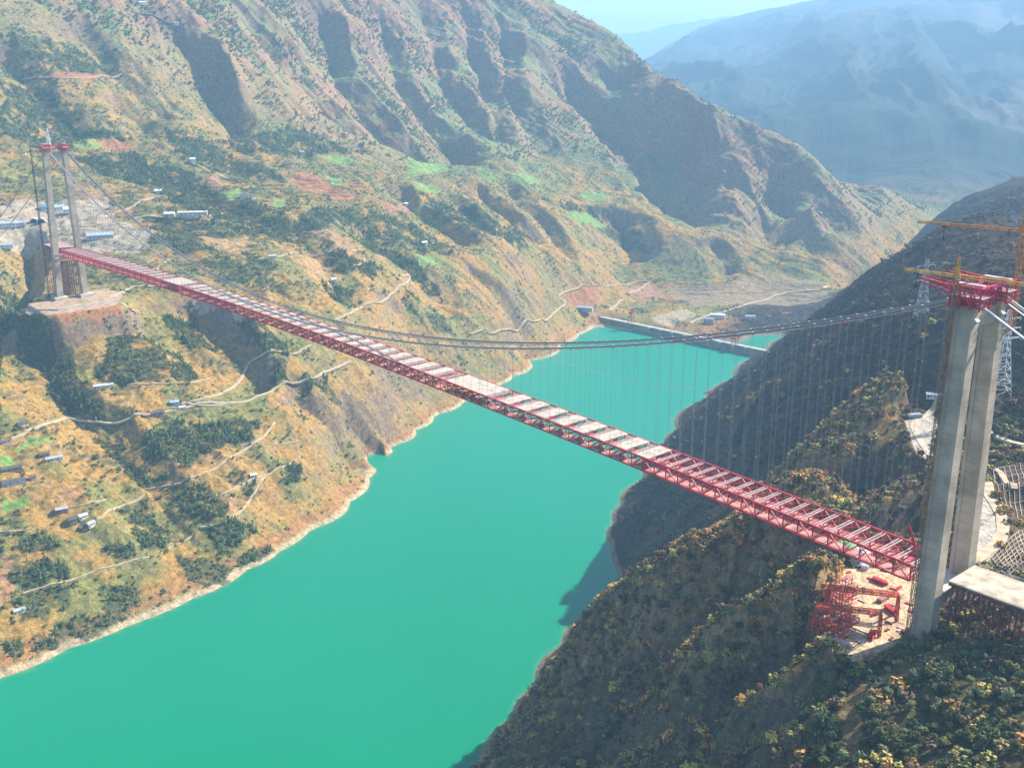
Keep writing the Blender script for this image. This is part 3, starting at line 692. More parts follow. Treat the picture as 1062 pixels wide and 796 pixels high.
def forest(name, sets):
    """uncountable cover: one object that scatters leaf-clump plants over its points"""
    out_co, out_s, out_r, out_i, protos = [], [], [], [], []
    for key, (x, y, z), s0, s1 in sets:
        n = len(x); out_co.append(np.stack([x, y, z], -1)); out_s.append(s0 + (s1 - s0) * RG.rand(n) ** 1.4)
        rot = np.zeros((n, 3)); rot[:, 2] = RG.rand(n) * 6.28; rot[:, :2] = (RG.rand(n, 2) - .5) * .2; out_r.append(rot)
        out_i.append(len(protos) + RG.randint(0, len(PROTO[key]), n)); protos += PROTO[key]
    co = np.concatenate(out_co); n = len(co)
    me = bpy.data.meshes.new(name); me.vertices.add(n); me.vertices.foreach_set('co', co.astype(np.float32).ravel())
    a = me.attributes.new('plant_scale', 'FLOAT', 'POINT'); a.data.foreach_set('value', np.concatenate(out_s).astype(np.float32))
    a = me.attributes.new('plant_turn', 'FLOAT_VECTOR', 'POINT'); a.data.foreach_set('vector', np.concatenate(out_r).astype(np.float32).ravel())
    a = me.attributes.new('plant_kind', 'INT', 'POINT'); a.data.foreach_set('value', np.concatenate(out_i).astype(np.int32))
    o = bpy.data.objects.new(name, me); SC.collection.objects.link(o)
    col = bpy.data.collections.new(name + '_kinds')
    for k, p in enumerate(protos):
        q = p.copy(); q.name = '%03d_%s' % (k, p.name); col.objects.link(q)
    g = bpy.data.node_groups.new(name, 'GeometryNodeTree')
    g.interface.new_socket('Geometry', in_out='INPUT', socket_type='NodeSocketGeometry'); g.interface.new_socket('Geometry', in_out='OUTPUT', socket_type='NodeSocketGeometry')
    N = g.nodes; gi = N.new('NodeGroupInput'); go = N.new('NodeGroupOutput'); ip = N.new('GeometryNodeInstanceOnPoints'); ci = N.new('GeometryNodeCollectionInfo')
    ci.inputs['Collection'].default_value = col; ci.inputs['Separate Children'].default_value = True; ci.inputs['Reset Children'].default_value = True
    def attr(nm, t):
        q = N.new('GeometryNodeInputNamedAttribute'); q.data_type = t; q.inputs['Name'].default_value = nm
        return [s for s in q.outputs if s.enabled and s.name == 'Attribute'][0]
    Lk = g.links; Lk.new(gi.outputs[0], ip.inputs['Points']); Lk.new(ci.outputs[0], ip.inputs['Instance']); ip.inputs['Pick Instance'].default_value = True
    Lk.new(attr('plant_kind', 'INT'), ip.inputs['Instance Index']); Lk.new(attr('plant_scale', 'FLOAT'), ip.inputs['Scale']); Lk.new(attr('plant_turn', 'FLOAT_VECTOR'), ip.inputs['Rotation']); Lk.new(ip.outputs[0], go.inputs[0])
    md = o.modifiers.new('scatter', 'NODES'); md.node_group = g; o['kind'] = 'stuff'; return o
x, y, z, i, j = scatter_pts(DEN)
hi = MTN[i, j] > .5; dense = (DEN[i, j] > .028) & (ROWZ[i, j] <= .3); u_ = RG.rand(len(x))
def pick(m): return (x[m], y[m], z[m])
lf = [('pine', pick(~hi & dense & (u_ < .7)), .5, 1.15), ('green', pick(~hi & dense & (u_ >= .7)), .45, 1.0), ('scrub', pick(~hi & ~dense & (u_ < .72)), .6, 1.7), ('green', pick(~hi & ~dense & (u_ >= .72)), .45, .9),
      ('pine', pick(hi & (u_ < .2)), .9, 1.6), ('hill', pick(hi & (u_ >= .2)), .9, 1.6)]
print('left plants', len(x))
forest('woodland', lf)
xr, yr, zr, ir, jr = scatter_pts(DENR)
nearwood = WOOD[ir, jr] > .5; dr_ = DRY[ir, jr] > .5; crr = cr[ir, jr] > .45; ur = RG.rand(len(xr))
kindr = np.where(nearwood & (~dr_ | (ur < .3)), 2, np.where(crr | dr_, np.where(ur < .6, 1, 0), np.where(ur < .5, 1, 0)))
kindr = np.where(nearwood & (RG.rand(len(xr)) < .34), np.where(ur < .55, 1, 0), kindr)
kindr = np.where(~nearwood & (ur > .965), 2, kindr)
kindr = np.where(~nearwood & ~crr & ~dr_ & (RG.rand(len(xr)) < .08 + .87 * sstep(700, 1050, np.hypot(xr, yr))), 3, kindr)  # farther bank takes dark shrubs, its shade put into their colour
scr = .6 + .9 * RG.rand(len(xr)) ** 1.4
def project(P):
    P = np.asarray(P, float); Z = P[..., 2] - CAMZ; zc = P[..., 1] * CP - Z * SP; yc = -(Z * CP + P[..., 1] * SP)
    return CX + FPX * P[..., 0] / zc, CY + FPX * yc / zc, zc
print('right plants', len(xr))

# ------------------------------------------------------------------ mesh builder for built things
class MB:
    def __init__(self): self.V = []; self.F = []; self.M = []; self.mi = 0
    def quadbox(self, c8):
        s = len(self.V); self.V += [tuple(map(float, p)) for p in c8]
        for f in ((0, 3, 2, 1), (4, 5, 6, 7), (0, 1, 5, 4), (1, 2, 6, 5), (2, 3, 7, 6), (3, 0, 4, 7)): self.F.append(tuple(s + i for i in f)); self.M.append(self.mi)
        return self
    def box(self, c, size, ang=0.0):
        """upright box, c = centre of its base"""
        w, d, h = size; ca, sa = math.cos(ang), math.sin(ang); P = []
        for z in (0, h):
            for x, y in ((-w / 2, -d / 2), (w / 2, -d / 2), (w / 2, d / 2), (-w / 2, d / 2)): P.append((c[0] + x * ca - y * sa, c[1] + x * sa + y * ca, c[2] + z))
        return self.quadbox(P)
    def frustum(self, c0, s0, c1, s1, ax, ay):
        P = []
        for c, s in ((c0, s0), (c1, s1)):
            for x, y in ((-.5, -.5), (.5, -.5), (.5, .5), (-.5, .5)): P.append(np.array(c) + ax * x * s[0] + ay * y * s[1])
        return self.quadbox(P)
    def bar(self, p, q, w, h=None, up=(0, 0, 1)):
        h = h or w; p = np.array(p, float); q = np.array(q, float); d = q - p; n = np.linalg.norm(d)
        if n < 1e-6: return self
        d /= n; u = np.array(up, float)
        if abs(d @ u) > .98: u = np.array([1., 0, 0])
        sx = np.cross(d, u); sx /= np.linalg.norm(sx); uy = np.cross(sx, d); P = []
        for c in (p, q):
            for x, y in ((-1, -1), (1, -1), (1, 1), (-1, 1)): P.append(c + sx * x * w / 2 + uy * y * h / 2)
        return self.quadbox(P)
    def tube(self, pts, r, k=6):
        pts = np.array(pts, float); s = len(self.V); n = len(pts)
        for i in range(n):
            d = pts[min(i + 1, n - 1)] - pts[max(i - 1, 0)]; d /= np.linalg.norm(d); u = np.array([0, 0, 1.]) if abs(d[2]) < .95 else np.array([1., 0, 0])
            sx = np.cross(d, u); sx /= np.linalg.norm(sx); uy = np.cross(sx, d)
            for j in range(k):
                t = 2 * math.pi * j / k; self.V.append(tuple(pts[i] + r * (math.cos(t) * sx + math.sin(t) * uy)))
        for i in range(n - 1):
            for j in range(k): self.F.append((s + i * k + j, s + i * k + (j + 1) % k, s + (i + 1) * k + (j + 1) % k, s + (i + 1) * k + j)); self.M.append(self.mi)
        return self
    def face(self, *P):
        s = len(self.V); self.V += [tuple(map(float, p)) for p in P]; self.F.append(tuple(range(s, s + len(P)))); self.M.append(self.mi); return self
    def lattice(self, p, q, w, r, n, taper=1.0):
        """square lattice mast / jib from p to q"""
        p = np.array(p, float); q = np.array(q, float); d = q - p; d /= np.linalg.norm(d); u = np.array([0, 0, 1.]) if abs(d[2]) < .9 else np.array([1., 0, 0])
        sx = np.cross(d, u); sx /= np.linalg.norm(sx); uy = np.cross(sx, d); rings = []
        for i in range(n + 1):
            f = i / n; c = p + (q - p) * f; ww = w * (1 + (taper - 1) * f) / 2; rings.append([c + ww * (x * sx + y * uy) for x, y in ((-1, -1), (1, -1), (1, 1), (-1, 1))])
        for j in range(4): self.bar(rings[0][j], rings[-1][j], r * 1.5)
        for i in range(n):
            for j in range(4):
                k = (j + 1) % 4; self.bar(rings[i][j], rings[i + 1][k] if i % 2 else rings[i + 1][j], r) if False else None
                a, b = (rings[i][j], rings[i + 1][k]) if i % 2 else (rings[i][k], rings[i + 1][j]); self.bar(a, b, r); self.bar(rings[i + 1][j], rings[i + 1][k], r)
        return self
    def build(self, name, mats, parent=None, smooth=False):
        me = bpy.data.meshes.new(name); off = np.array(parent_loc(parent)) if parent else np.zeros(3)
        me.from_pydata([tuple(np.array(v) - off) for v in self.V], [], self.F)
        for m in (mats if isinstance(mats, (list, tuple)) else [mats]): me.materials.append(m)
        me.polygons.foreach_set('material_index', np.array(self.M, np.int32)); me.polygons.foreach_set('use_smooth', np.full(len(self.F), smooth, bool)); me.update()
        o = bpy.data.objects.new(name, me); SC.collection.objects.link(o)
        if parent: o.parent = parent
        return o
def parent_loc(o):
    p = np.zeros(3)
    while o is not None: p += np.array(o.location); o = o.parent
    return p
def thing(name, loc, label, cat, group=None):
    o = bpy.data.objects.new(name, None); SC.collection.objects.link(o); o.location = [float(c) for c in loc]; o.empty_display_size = 2
    return tag(o, label, cat, group)

RED = paint('red_steel_paint', (.58, .022, .035), .5, .25, .25, spec=.4); DRED = paint('dark_red_steel', (.36, .028, .04), .55, .3, .3)  # DRED is a darker red for the derrick base
PALE = paint('primed_floor_beam', (.60, .42, .39), .6, .18, .3); SLAB = paint('precast_deck_slab', (.50, .425, .345), .85, .2, .2)
PINK = paint('red_oxide_walkway', (.52, .26, .22), .8, .25, .2); CONC = paint('tower_concrete', (.50, .40, .285), .9, .22, .07); CONC2 = paint('pale_concrete', (.56, .52, .45), .9, .16, .1)
CABLE = paint('galvanised_cable', (.27, .24, .235), .6, .12, .2, spec=.3); ROPE = paint('hanger_rope', (.30, .30, .30), .6, .1, .2)
WHITE = paint('white_paint', (.74, .74, .72), .6, .12, .3); YEL = paint('crane_yellow', (.62, .36, .05), .5, .25, .3); ORED = paint('orange_red_steel', (.62, .085, .04), .6, .3, .4); ORG = paint('crane_orange', (.58, .24, .04), .55, .25, .3)
GREY = paint('galvanised_steel', (.42, .43, .44), .5, .15, .4); DARK = paint('dark_opening', (.03, .03, .035), .8, .2, 1); BLUE = paint('blue_sheet_roof', (.09, .19, .36), .5, .2, .2)
LBLUE = paint('pale_blue_sheet', (.40, .49, .56), .5, .18, .2); TILE = paint('grey_roof_tiles', (.12, .11, .105), .9, .25, .5); TILEB = paint('brown_roof_tiles', (.22, .13, .09), .9, .3, .5)
PLAST = paint('whitewashed_wall', (.62, .58, .52), .9, .2, .4); MUD = paint('earth_wall', (.36, .26, .17), .95, .2, .4); GREEN = paint('green_tarpaulin', (.05, .50, .16), .6, .2, .3)
MAG = paint('magenta_steel', (.55, .03, .16), .5, .2, .3); RUST = paint('rusty_steel', (.20, .06, .04), .8, .35, .4); DIRT = paint('track_dirt', (.52, .40, .26), .98, .18, .15); DECKM = paint('dusty_deck', (.56, .46, .33), .95, .3, .12)
ROADC = paint('road_concrete', (.50, .42, .30), .95, .14, .12)
STAIN = paint('stained_concrete', (.27, .25, .22), .95, .25, .05)

# ------------------------------------------------------------------ the suspension bridge
N0 = at_z(945, 586, 330); F0 = at_z(65, 260, 330); AX = (F0 - N0) / np.linalg.norm(F0 - N0); TX = np.array([-AX[1], AX[0], 0]) * -1.0; ZX = np.array([0, 0, 1.0])
PAN = 10.8; NPAN = 131; LEN = PAN * NPAN; WID = 27.0; S_NEAR, S_FAR = -15.0, LEN + 9.0
def dz(s): return 330 + 50.0 * (s / LEN) * (1 - s / LEN) if 0 <= s <= LEN else 330.0
def bp(s, w, z=None): return N0 + AX * s + TX * w + ZX * ((dz(s) if z is None else z) - 330.0)
def cable_z(s):
    t = (s - S_NEAR) / (S_FAR - S_NEAR); zt = 487.0 - 6.0 * t; zm = 348.5
    return zm + (zt - zm) * (2 * t - 1) ** 2 + 5.0 * math.sin(2 * math.pi * t)
bridge = thing('suspension_bridge', bp(LEN / 2, WID / 2, 320), 'long red steel truss suspension bridge under construction over the turquoise river', 'bridge')
BANG = math.atan2(AX[1], AX[0])
for w in (0.0, WID):
    m = MB()
    for k in range(NPAN):
        s0, s1 = k * PAN, (k + 1) * PAN; a0, a1 = bp(s0, w), bp(s1, w); b0, b1 = a0 - ZX * 9.5, a1 - ZX * 9.5
        m.bar(a0, a1, .9, 1.1); m.bar(b0, b1, .9, 1.1); m.bar(a0 - ZX * .55, b0 + ZX * .55, .65, .65)
        c0, c1 = (b0, a1) if k % 2 == 0 else (a0, b1); d = (c1 - c0) * .06; m.bar(c0 + d, c1 - d, .6, .6)
        m.bar(a0 - ZX * 3.1, a1 - ZX * 3.1, .12, .12)
    m.bar(bp(LEN, w) - ZX * .55, bp(LEN, w) - ZX * 8.9, .65, .65); m.build('side_truss', RED, bridge)
m = MB()
for k in range(NPAN):
    s0, s1 = k * PAN, (k + 1) * PAN; z0 = -9.5
    p = lambda s, w: bp(s, w) + ZX * z0
    m.mi = 0; m.bar(p(s0, .5), p(s0, WID - .5), .6, .7); m.bar(p(s0, .6), p(s1, WID / 2), .4); m.bar(p(s0, WID - .6), p(s1, WID / 2), .4)
    m.mi = 1
    for wa, wb in ((1.2, 9.2), (17.8, 25.8)): m.bar(bp(s0 + .5, (wa + wb) / 2) + ZX * (z0 + .5), bp(s1 - .5, (wa + wb) / 2) + ZX * (z0 + .5), wb - wa, .12)
m.build('bottom_bracing', [RED, PINK], bridge)
def add_cross(m, k):
    s = k * PAN; q = lambda w, dzz, ds=0: bp(s, w) + AX * ds + ZX * dzz
    m.mi = 1
    for ds in (-1.05, 1.05): m.bar(q(.5, -.25, ds), q(WID - .5, -.25, ds), .62, .7)
    m.mi = 0; m.bar(q(.6, -4.4), q(WID - .6, -4.4), .5)
    ws = np.linspace(.8, WID - .8, 7)
    for i in range(6): a, b = (-.6, -4.2) if i % 2 else (-4.2, -.6); m.bar(q(ws[i], a), q(ws[i + 1], b), .38)
    m.bar(q(.6, -9), q(WID / 2, -4.5), .4); m.bar(q(WID - .6, -9), q(WID / 2, -4.5), .4)
    if k < NPAN:
        e = lambda w, f: bp(s + PAN * f, w) + ZX * -.8
        m.bar(e(.6, .1), e(WID / 2, .9), .3); m.bar(e(WID - .6, .1), e(WID / 2, .9), .3)
mm = MB()
for k in range(NPAN + 1):
    if k < 100: m = MB(); add_cross(m, k); m.build('cross_beam', [RED, PALE], bridge)
    else: add_cross(mm, k)
o = mm.build('cross_beam', [RED, PALE], bridge); o['kind'] = 'stuff'
slabs = [(k, k + 1.12) for k in np.arange(18.6, 34, 2)] + [(35.2, 40.4)] + [(k + .2, k + 1.3) for k in range(42, 90, 2)] + [(91, 95.5)] + [(k + .3, k + .85) for k in range(97, 119, 2)]
for a, b in slabs:
    m = MB(); r = random.Random(int(a * 10))
    for i in range(3):
        w0, w1 = .9 + i * 8.45, .9 + i * 8.45 + 8.38; p = [bp(a * PAN, w0), bp(a * PAN, w1), bp(b * PAN, w1), bp(b * PAN, w0)]
        h = .46 + .02 * i; m.quadbox([q + ZX * .12 for q in p] + [q + ZX * h for q in p])
    m.build('deck_slab', SLAB, bridge)
for w in (0.0, WID):
    ss = np.linspace(S_NEAR, S_FAR, 120); pts = [bp(s, w, cable_z(s)) for s in ss]; wt = lambda s: w
    near = [bp(S_NEAR - 10 * i, w, 486 - 5.4 * i + .02 * i * i) for i in range(0, 29)][::-1]; farp = [bp(S_FAR + 10 * i, w, 480 - 4.6 * i + .004 * i * i) for i in range(1, 70)]; farp = [q for q in farp if q[2] > float(sample(GZ, q[0], q[1])) - 9]
    mc = MB().tube(near[:-1] + pts + farp, .62, 7).build('main_cable', CABLE, bridge, True)
    o1 = TX * (2.0 if w == 0 else -2.0)
    for seq, drop in ((near, .4), (pts, 1.4)):
        m = MB()
        for i in range(len(seq) - 1):
            a, b = seq[i] - ZX * drop + o1, seq[i + 1] - ZX * drop + o1
            m.mi = 0; m.bar(a, b, 2.4 if seq is not near else 1.7, .16)
            if seq is not near: m.bar(a + TX * 1.4 + ZX * 1.2, b + TX * 1.4 + ZX * 1.2, .16); m.bar(a - TX * 1.4 + ZX * 1.2, b - TX * 1.4 + ZX * 1.2, .16)
            if seq is pts and i % 3 == 0: m.mi = 1; m.bar(a - TX * 1.5, a + TX * 1.5, .5, .5)
        m.build('catwalk', [CABLE, RED], mc)
    MB().tube([q + ZX * .9 - o1 * .8 for q in near], .42, 5).build('haul_rope', WHITE, mc)
cand = sorted([(np.linalg.norm(bp(k * PAN, w) - np.array([0, 0, CAMZ])), k, w) for k in range(1, NPAN) for w in (0.0, WID) if cable_z(k * PAN) - dz(k * PAN) > 2])
mm = MB()
for i, (d_, k, w) in enumerate(cand):
    s = k * PAN; m = MB() if i < 100 else mm
    for ds in (-.35, .35): m.tube([bp(s + ds, w) + ZX * .5, bp(s + ds, w, cable_z(s) - .5)], .055 if i < 100 else .06, 4)
    m.bar(bp(s, w, cable_z(s)) - AX * .9, bp(s, w, cable_z(s)) + AX * .9, 1.5, 1.5)
    if i < 100: m.build('hanger', ROPE, bridge)
o = mm.build('hanger', ROPE, bridge); o['kind'] = 'stuff'

def ground(x, y): return float(sample(GZ, x, y))
def tower(S, ztop, near):
    t = MB(); c = WID / 2 - 1.2
    half = lambda z: 14.2 + (ztop - z) * .024
    ctr = lambda sg, z: bp(S, c + sg * half(z), z)
    t.mi = 0
    p, q = ctr(-1, 316), ctr(1, 316); t.bar(p, q, 7.5, 8.5)
    part = t.build('tower', CONC, bridge)
    p, q = ctr(-1, ztop - 7), ctr(1, ztop - 7); MB().bar(p, q, 6.5, 9).build('crossbeam', CONC, part)
    MB().bar(ctr(-1, 321.5) + TX * 6, ctr(1, 321.5) - TX * 6, 11.5, 1.0).build('beam_cap', CONC2, part)
    for sg in (-1, 1):
        m = MB(); zb = min(ground(*ctr(sg, 280)[:2]) - 6, 285 if near else 250); zs = np.linspace(zb, ztop, 9)
        for i in range(8):
            a, b = ctr(sg, zs[i]), ctr(sg, zs[i + 1]); f0, f1 = (zs[i] - 230) / 250, (zs[i + 1] - 230) / 250
            s0 = (11.9 - 2.4 * f0, 8.2 - 1.7 * f0); s1 = (11.9 - 2.4 * f1, 8.2 - 1.7 * f1)
            m.mi = 0; m.frustum(a, s0, b, s1, AX, TX)
            for sx in (-1, 1):      # raised pilasters leave a sunk panel down each broad face
                for sy in (-1, 1):
                    m.frustum(a + AX * sx * (s0[0] * .40) + TX * sy * (s0[1] * .5 + .25), (s0[0] * .2, .5), b + AX * sx * (s1[0] * .40) + TX * sy * (s1[1] * .5 + .25), (s1[0] * .2, .5), AX, TX)
        for z in np.arange(zb + 9, ztop - 3, 6.0):      # lift joints
            f = (z - 230) / 250; m.mi = 1; m.frustum(ctr(sg, z), (11.9 - 2.4 * f + .06, 8.2 - 1.7 * f + .06), ctr(sg, z + .22), (11.9 - 2.4 * f + .06, 8.2 - 1.7 * f + .06), AX, TX)
        if not near: m.mi = 2; m.box(ctr(sg, zb + 4), (24, 20, 7), BANG)
        m.build('tower_leg', [CONC, STAIN, CONC2], part)
        g = MB(); b0 = ctr(sg, ztop)      # temporary steel frame round the cable saddle
        for ia in (-8, -3, 3, 8):
            for iw in (-5, 5): g.bar(b0 + AX * ia + TX * iw + ZX * -1.5, b0 + AX * ia + TX * iw + ZX * 10, .7)
        for z in (0, 4.5, 10):
            for iw in (-5, 5): g.bar(b0 + AX * -10 + TX * iw + ZX * z, b0 + AX * 10 + TX * iw + ZX * z, .8)
            for ia in (-8, -3, 3, 8): g.bar(b0 + AX * ia - TX * 5 + ZX * z, b0 + AX * ia + TX * 5 + ZX * z, .7)
        for ia in (-8, -3, 3):
            for iw in (-5, 5): g.bar(b0 + AX * ia + TX * iw, b0 + AX * (ia + 5.4) + TX * iw + ZX * 9.7, .5)
        g.mi = 1; g.bar(b0 - AX * 9 + ZX * 4.9, b0 + AX * 9 + ZX * 4.9, 9.0, .35); g.bar(b0 - AX * 7.4 + ZX * 10.6, b0 + AX * 7 + ZX * 10.6, 3.2, .9)
        g.mi = 0; g.bar(b0 - AX * 4 + ZX * 2.0, b0 + AX * 4 + ZX * 2.0, 3.4, 2.6)
        if near:
            g.mi = 0
            for iw in (-3.4, 3.4): g.bar(b0 + AX * 6 + TX * iw + ZX * 9, b0 + AX * 26 + TX * iw + ZX * 11, .9); g.bar(b0 + AX * 6 + TX * iw + ZX * 5.6, b0 + AX * 26 + TX * iw + ZX * 9.2, .7)
            for i in range(5): g.bar(b0 + AX * (7 + 4 * i) - TX * 3.4 + ZX * (8.8 + .3 * i), b0 + AX * (10 + 4 * i) + TX * 3.4 + ZX * (9 + .3 * i), .5)
            g.mi = 2; g.bar(b0 + AX * 1 - ZX * 3, b0 - AX * 6 - ZX * 8, 3.2, 1.2)
        g.build('saddle_frame', [RED, PALE, WHITE], part)
    g = MB(); p, q = ctr(-1, ztop + 8), ctr(1, ztop + 8)
    for ia in (-4, 4): g.bar(p + AX * ia, q + AX * ia, 1.0, 1.6); g.bar(p + AX * ia - ZX * 5, q + AX * ia - ZX * 5, .8, 1.0)
    n = 7
    for i in range(n):
        a = p + (q - p) * i / n; b = p + (q - p) * (i + 1) / n
        for ia in (-4, 4): g.bar(a + AX * ia - ZX * (5 if i % 2 else 0), b + AX * ia - ZX * (0 if i % 2 else 5), .55)
    g.build('top_gantry', MAG if near else RED, part)
    return ctr
ctrN = tower(S_NEAR, 483.0, True)
ctrF = tower(S_FAR, 478.0, False)

# ------------------------------------------------------------------ cranes, trestles, yard
def tower_crane(name, base, top, jib_dir, jl, cl, label, col=YEL, w=2.4, apex=11, group='tower cranes', mb=.2, mcol=None):
    t = thing(name, base, label, 'crane', group); base = np.array(base, float); top = np.array(top, float); j = np.array(jib_dir, float); j /= np.linalg.norm(j)
    MB().lattice(base, top, w, mb, max(8, int((top[2] - base[2]) / 4.5))).build('mast', [mcol or col], t)
    m = MB(); tip = top + ZX * apex; m.lattice(top, tip, w, .3, 4, .35); m.build('apex', [col], t)
    m = MB(); a = top + ZX * 1.2; m.lattice(a, a + j * jl, 1.5, .2, int(jl / 3.2), .7); jb = m.build('jib', [col], t)
    m = MB(); m.bar(a + j * jl * .72 - ZX * 1.4, a + j * (jl * .72 + 2) - ZX * 1.4, 1.6, .7); m.tube([a + j * (jl * .72 + 1) - ZX * 1.5, a + j * (jl * .72 + 1) - ZX * 7], .14, 4); m.bar(a + j * (jl * .72 + 1) - ZX * 7, a + j * (jl * .72 + 1) - ZX * 8.6, .8); m.build('hook', [DARK], jb)
    m = MB(); m.lattice(a, a - j * cl, 1.5, .2, int(cl / 3.2)); cj = m.build('counter_jib', [col], t)
    m = MB(); m.bar(a - j * (cl - 4) - ZX * 2.2, a - j * cl - ZX * 2.2, 2.4, 2.6); m.build('counterweight', [CONC2], cj)
    m = MB()
    for f in (.45, .9): m.tube([tip, a + j * jl * f + ZX * .9], .09, 4)
    m.tube([tip, a - j * cl * .92 + ZX * .9], .09, 4); m.build('stay_cable', [GREY], t)
    m = MB(); m.box(top + np.cross(j, ZX) * 1.9 - ZX * 1.4, (1.8, 1.8, 2.3), math.atan2(j[1], j[0])); m.build('cab', [WHITE], t); return t
MASTC = paint('weathered_mast', (.34, .19, .08), .7, .3, .3)
legb = ctrN(-1, 300); crp = legb + AX * 5.6 - TX * 7.2
cb = np.array([crp[0], crp[1], ground(crp[0], crp[1])]); ct = ctrN(-1, 490) + AX * 5.0 - TX * 6.4
ct[2] = 497.0
tower_crane('tower_crane', cb, ct, AX * .97 - TX * .12, 27, 62, 'yellow tower crane climbing the nearer concrete leg of the right bridge tower', YEL, 2.0, mcol=MASTC)
c2 = ctrN(1, 330) + TX * 11 - AX * 4; c2b = ctrN(1, 466) + TX * 10.5 - AX * 6; c2t = ctrN(1, 515) + TX * 10.5 - AX * 6; c2t[2] = 517
tower_crane('tower_crane', c2b, c2t, AX * .93 - TX * .20, 54, 18, 'taller orange-yellow tower crane behind the farther leg of the right bridge tower', ORG, 2.6, 14)
ctx = ctrN(1, 468); m = MB()
for q in (-2, 2): m.bar(ctx + AX * q, c2b + AX * q * .3 + ZX * 1, 1.0); m.bar(ctx + AX * q - ZX * 9, c2b + AX * q * .3 + ZX * .5, .7)
br = [o for o in SC.objects if o.name.startswith('tower_crane') and 'taller' in o['label']][0]; m.build('mast_bracket', ORG, br)
c3 = ctrF(-1, 300) - TX * 12 + AX * 14; c3b = np.array([c3[0], c3[1], ground(c3[0], c3[1])])
tower_crane('tower_crane', c3b, c3b * [1, 1, 0] + ZX * 476, TX + AX * .4, 26, 12, 'slim rusty tower crane left of the far bridge tower on the left bank', RUST, 1.8, 7)

def trestle(name, s0, s1, label, nrow, steel, deckmat, hgt=330.0):
    t = thing(name, bp((s0 + s1) / 2, WID / 2, hgt), label, 'trestle'); m = MB(); sg = 1 if s1 > s0 else -1
    m.bar(bp(s0, WID / 2, hgt - .5), bp(s1, WID / 2, hgt - .5), WID + 3, .8); m.build('deck', deckmat, t)
    m = MB()
    for w in (-1.0, 6, 13.5, 21, WID + 1): m.bar(bp(s0, w, hgt - 1.9), bp(s1, w, hgt - 1.9), .6, 1.9)
    m.build('edge_girder', steel, t)
    for i in range(nrow):
        s = s0 + (s1 - s0) * (i + .25) / nrow; m = MB(); prev = None
        for w in (-1, 6, 13.5, 21, WID + 1):
            p = bp(s, w, hgt - 2.8); g = ground(p[0], p[1]) - 2
            if g > p[2] - 1: prev = None; continue
            m.tube([[p[0], p[1], g], p], .42, 6); n = max(1, int((p[2] - g) / 7))
            if prev is not None:
                for q in range(n):
                    za, zb_ = p[2] - q * 7, max(p[2] - (q + 1) * 7, g)
                    m.bar([p[0], p[1], za], [prev[0], prev[1], zb_], .28); m.bar([prev[0], prev[1], za], [p[0], p[1], zb_], .28)
            prev = p
        for w in (-1, 13.5, WID + 1):
            a, b = bp(s, w, hgt - 3), bp(s + (s1 - s0) / nrow, w, hgt - 3); z = a[2]
            while z - 8 > ground(a[0], a[1]): m.bar([a[0], a[1], z], [b[0], b[1], z - 8], .25); z -= 8
        if m.V: m.build('pier', steel, t)
    m = MB(); edge = [bp(s0, -2.3, hgt), bp(s1, -2.3, hgt)]; edge2 = [bp(s0, WID + 2.3, hgt), bp(s1, WID + 2.3, hgt)]
    for a, b in (edge, edge2):
        for z in (.6, 1.2): m.bar(a + ZX * z, b + ZX * z, .12)
        for i in range(13): c = a + (b - a) * i / 12; m.bar(c, c + ZX * 1.2, .12)
    m.build('handrail', GREY, t); return t
trestle('approach_trestle', S_NEAR - 8, S_NEAR - 62, 'steel trestle on dark red columns carrying the pale approach deck right of the near tower', 6, RUST, DECKM)
trestle('approach_trestle', S_FAR + 9, S_FAR + 68, 'small steel trestle carrying the pinkish approach deck behind the far tower', 6, RUST, PINK)

def gantry_crane(base_px, span, length, h, ang, label):
    c = at_z(*base_px, 286.2); t = thing('gantry_crane', c, label, 'gantry crane', 'red gantry cranes on the yard'); d = np.array([math.cos(ang), math.sin(ang), 0]); e = np.array([-d[1], d[0], 0])
    m = MB(); A = c - d * span / 2 + ZX * h; B = c + d * span / 2 + ZX * h
    for o_ in (-1.6, 1.6): m.lattice(A + e * o_, B + e * o_, 1.5, .2, int(span / 2.4))
    m.build('bridge_beam', ORED, t)
    for q in (A, B):
        m = MB()
        for o_ in (-1, 1): m.lattice(q + e * o_ * length * .5 - ZX * h, q + e * o_ * 1.8, 1.0, .18, 8)
        m.bar(q + e * length * .5 - ZX * (h - .6), q - e * length * .5 - ZX * (h - .6), .6, .6); m.bar(q + e * length * .3 - ZX * h * .55, q - e * length * .3 - ZX * h * .55, .4); m.build('leg_frame', ORED, t)
    m = MB(); m.bar(c - e * 1.4 + ZX * (h + 1.4), c + e * 1.4 + ZX * (h + 1.4), 2.2, 1.6); m.tube([c + ZX * h, c + ZX * (h - 7)], .12, 4); m.build('trolley', YEL, t)
TA = math.atan2(TX[1], TX[0])
gantry_crane((893, 636), 40, 9, 15, TA - .95, 'red gantry crane on the pale yard, nearer to the right tower leg')
gantry_crane((878, 652), 36, 9, 13, TA - .95, 'red gantry crane on the pale yard nearest the camera, over scattered steel')
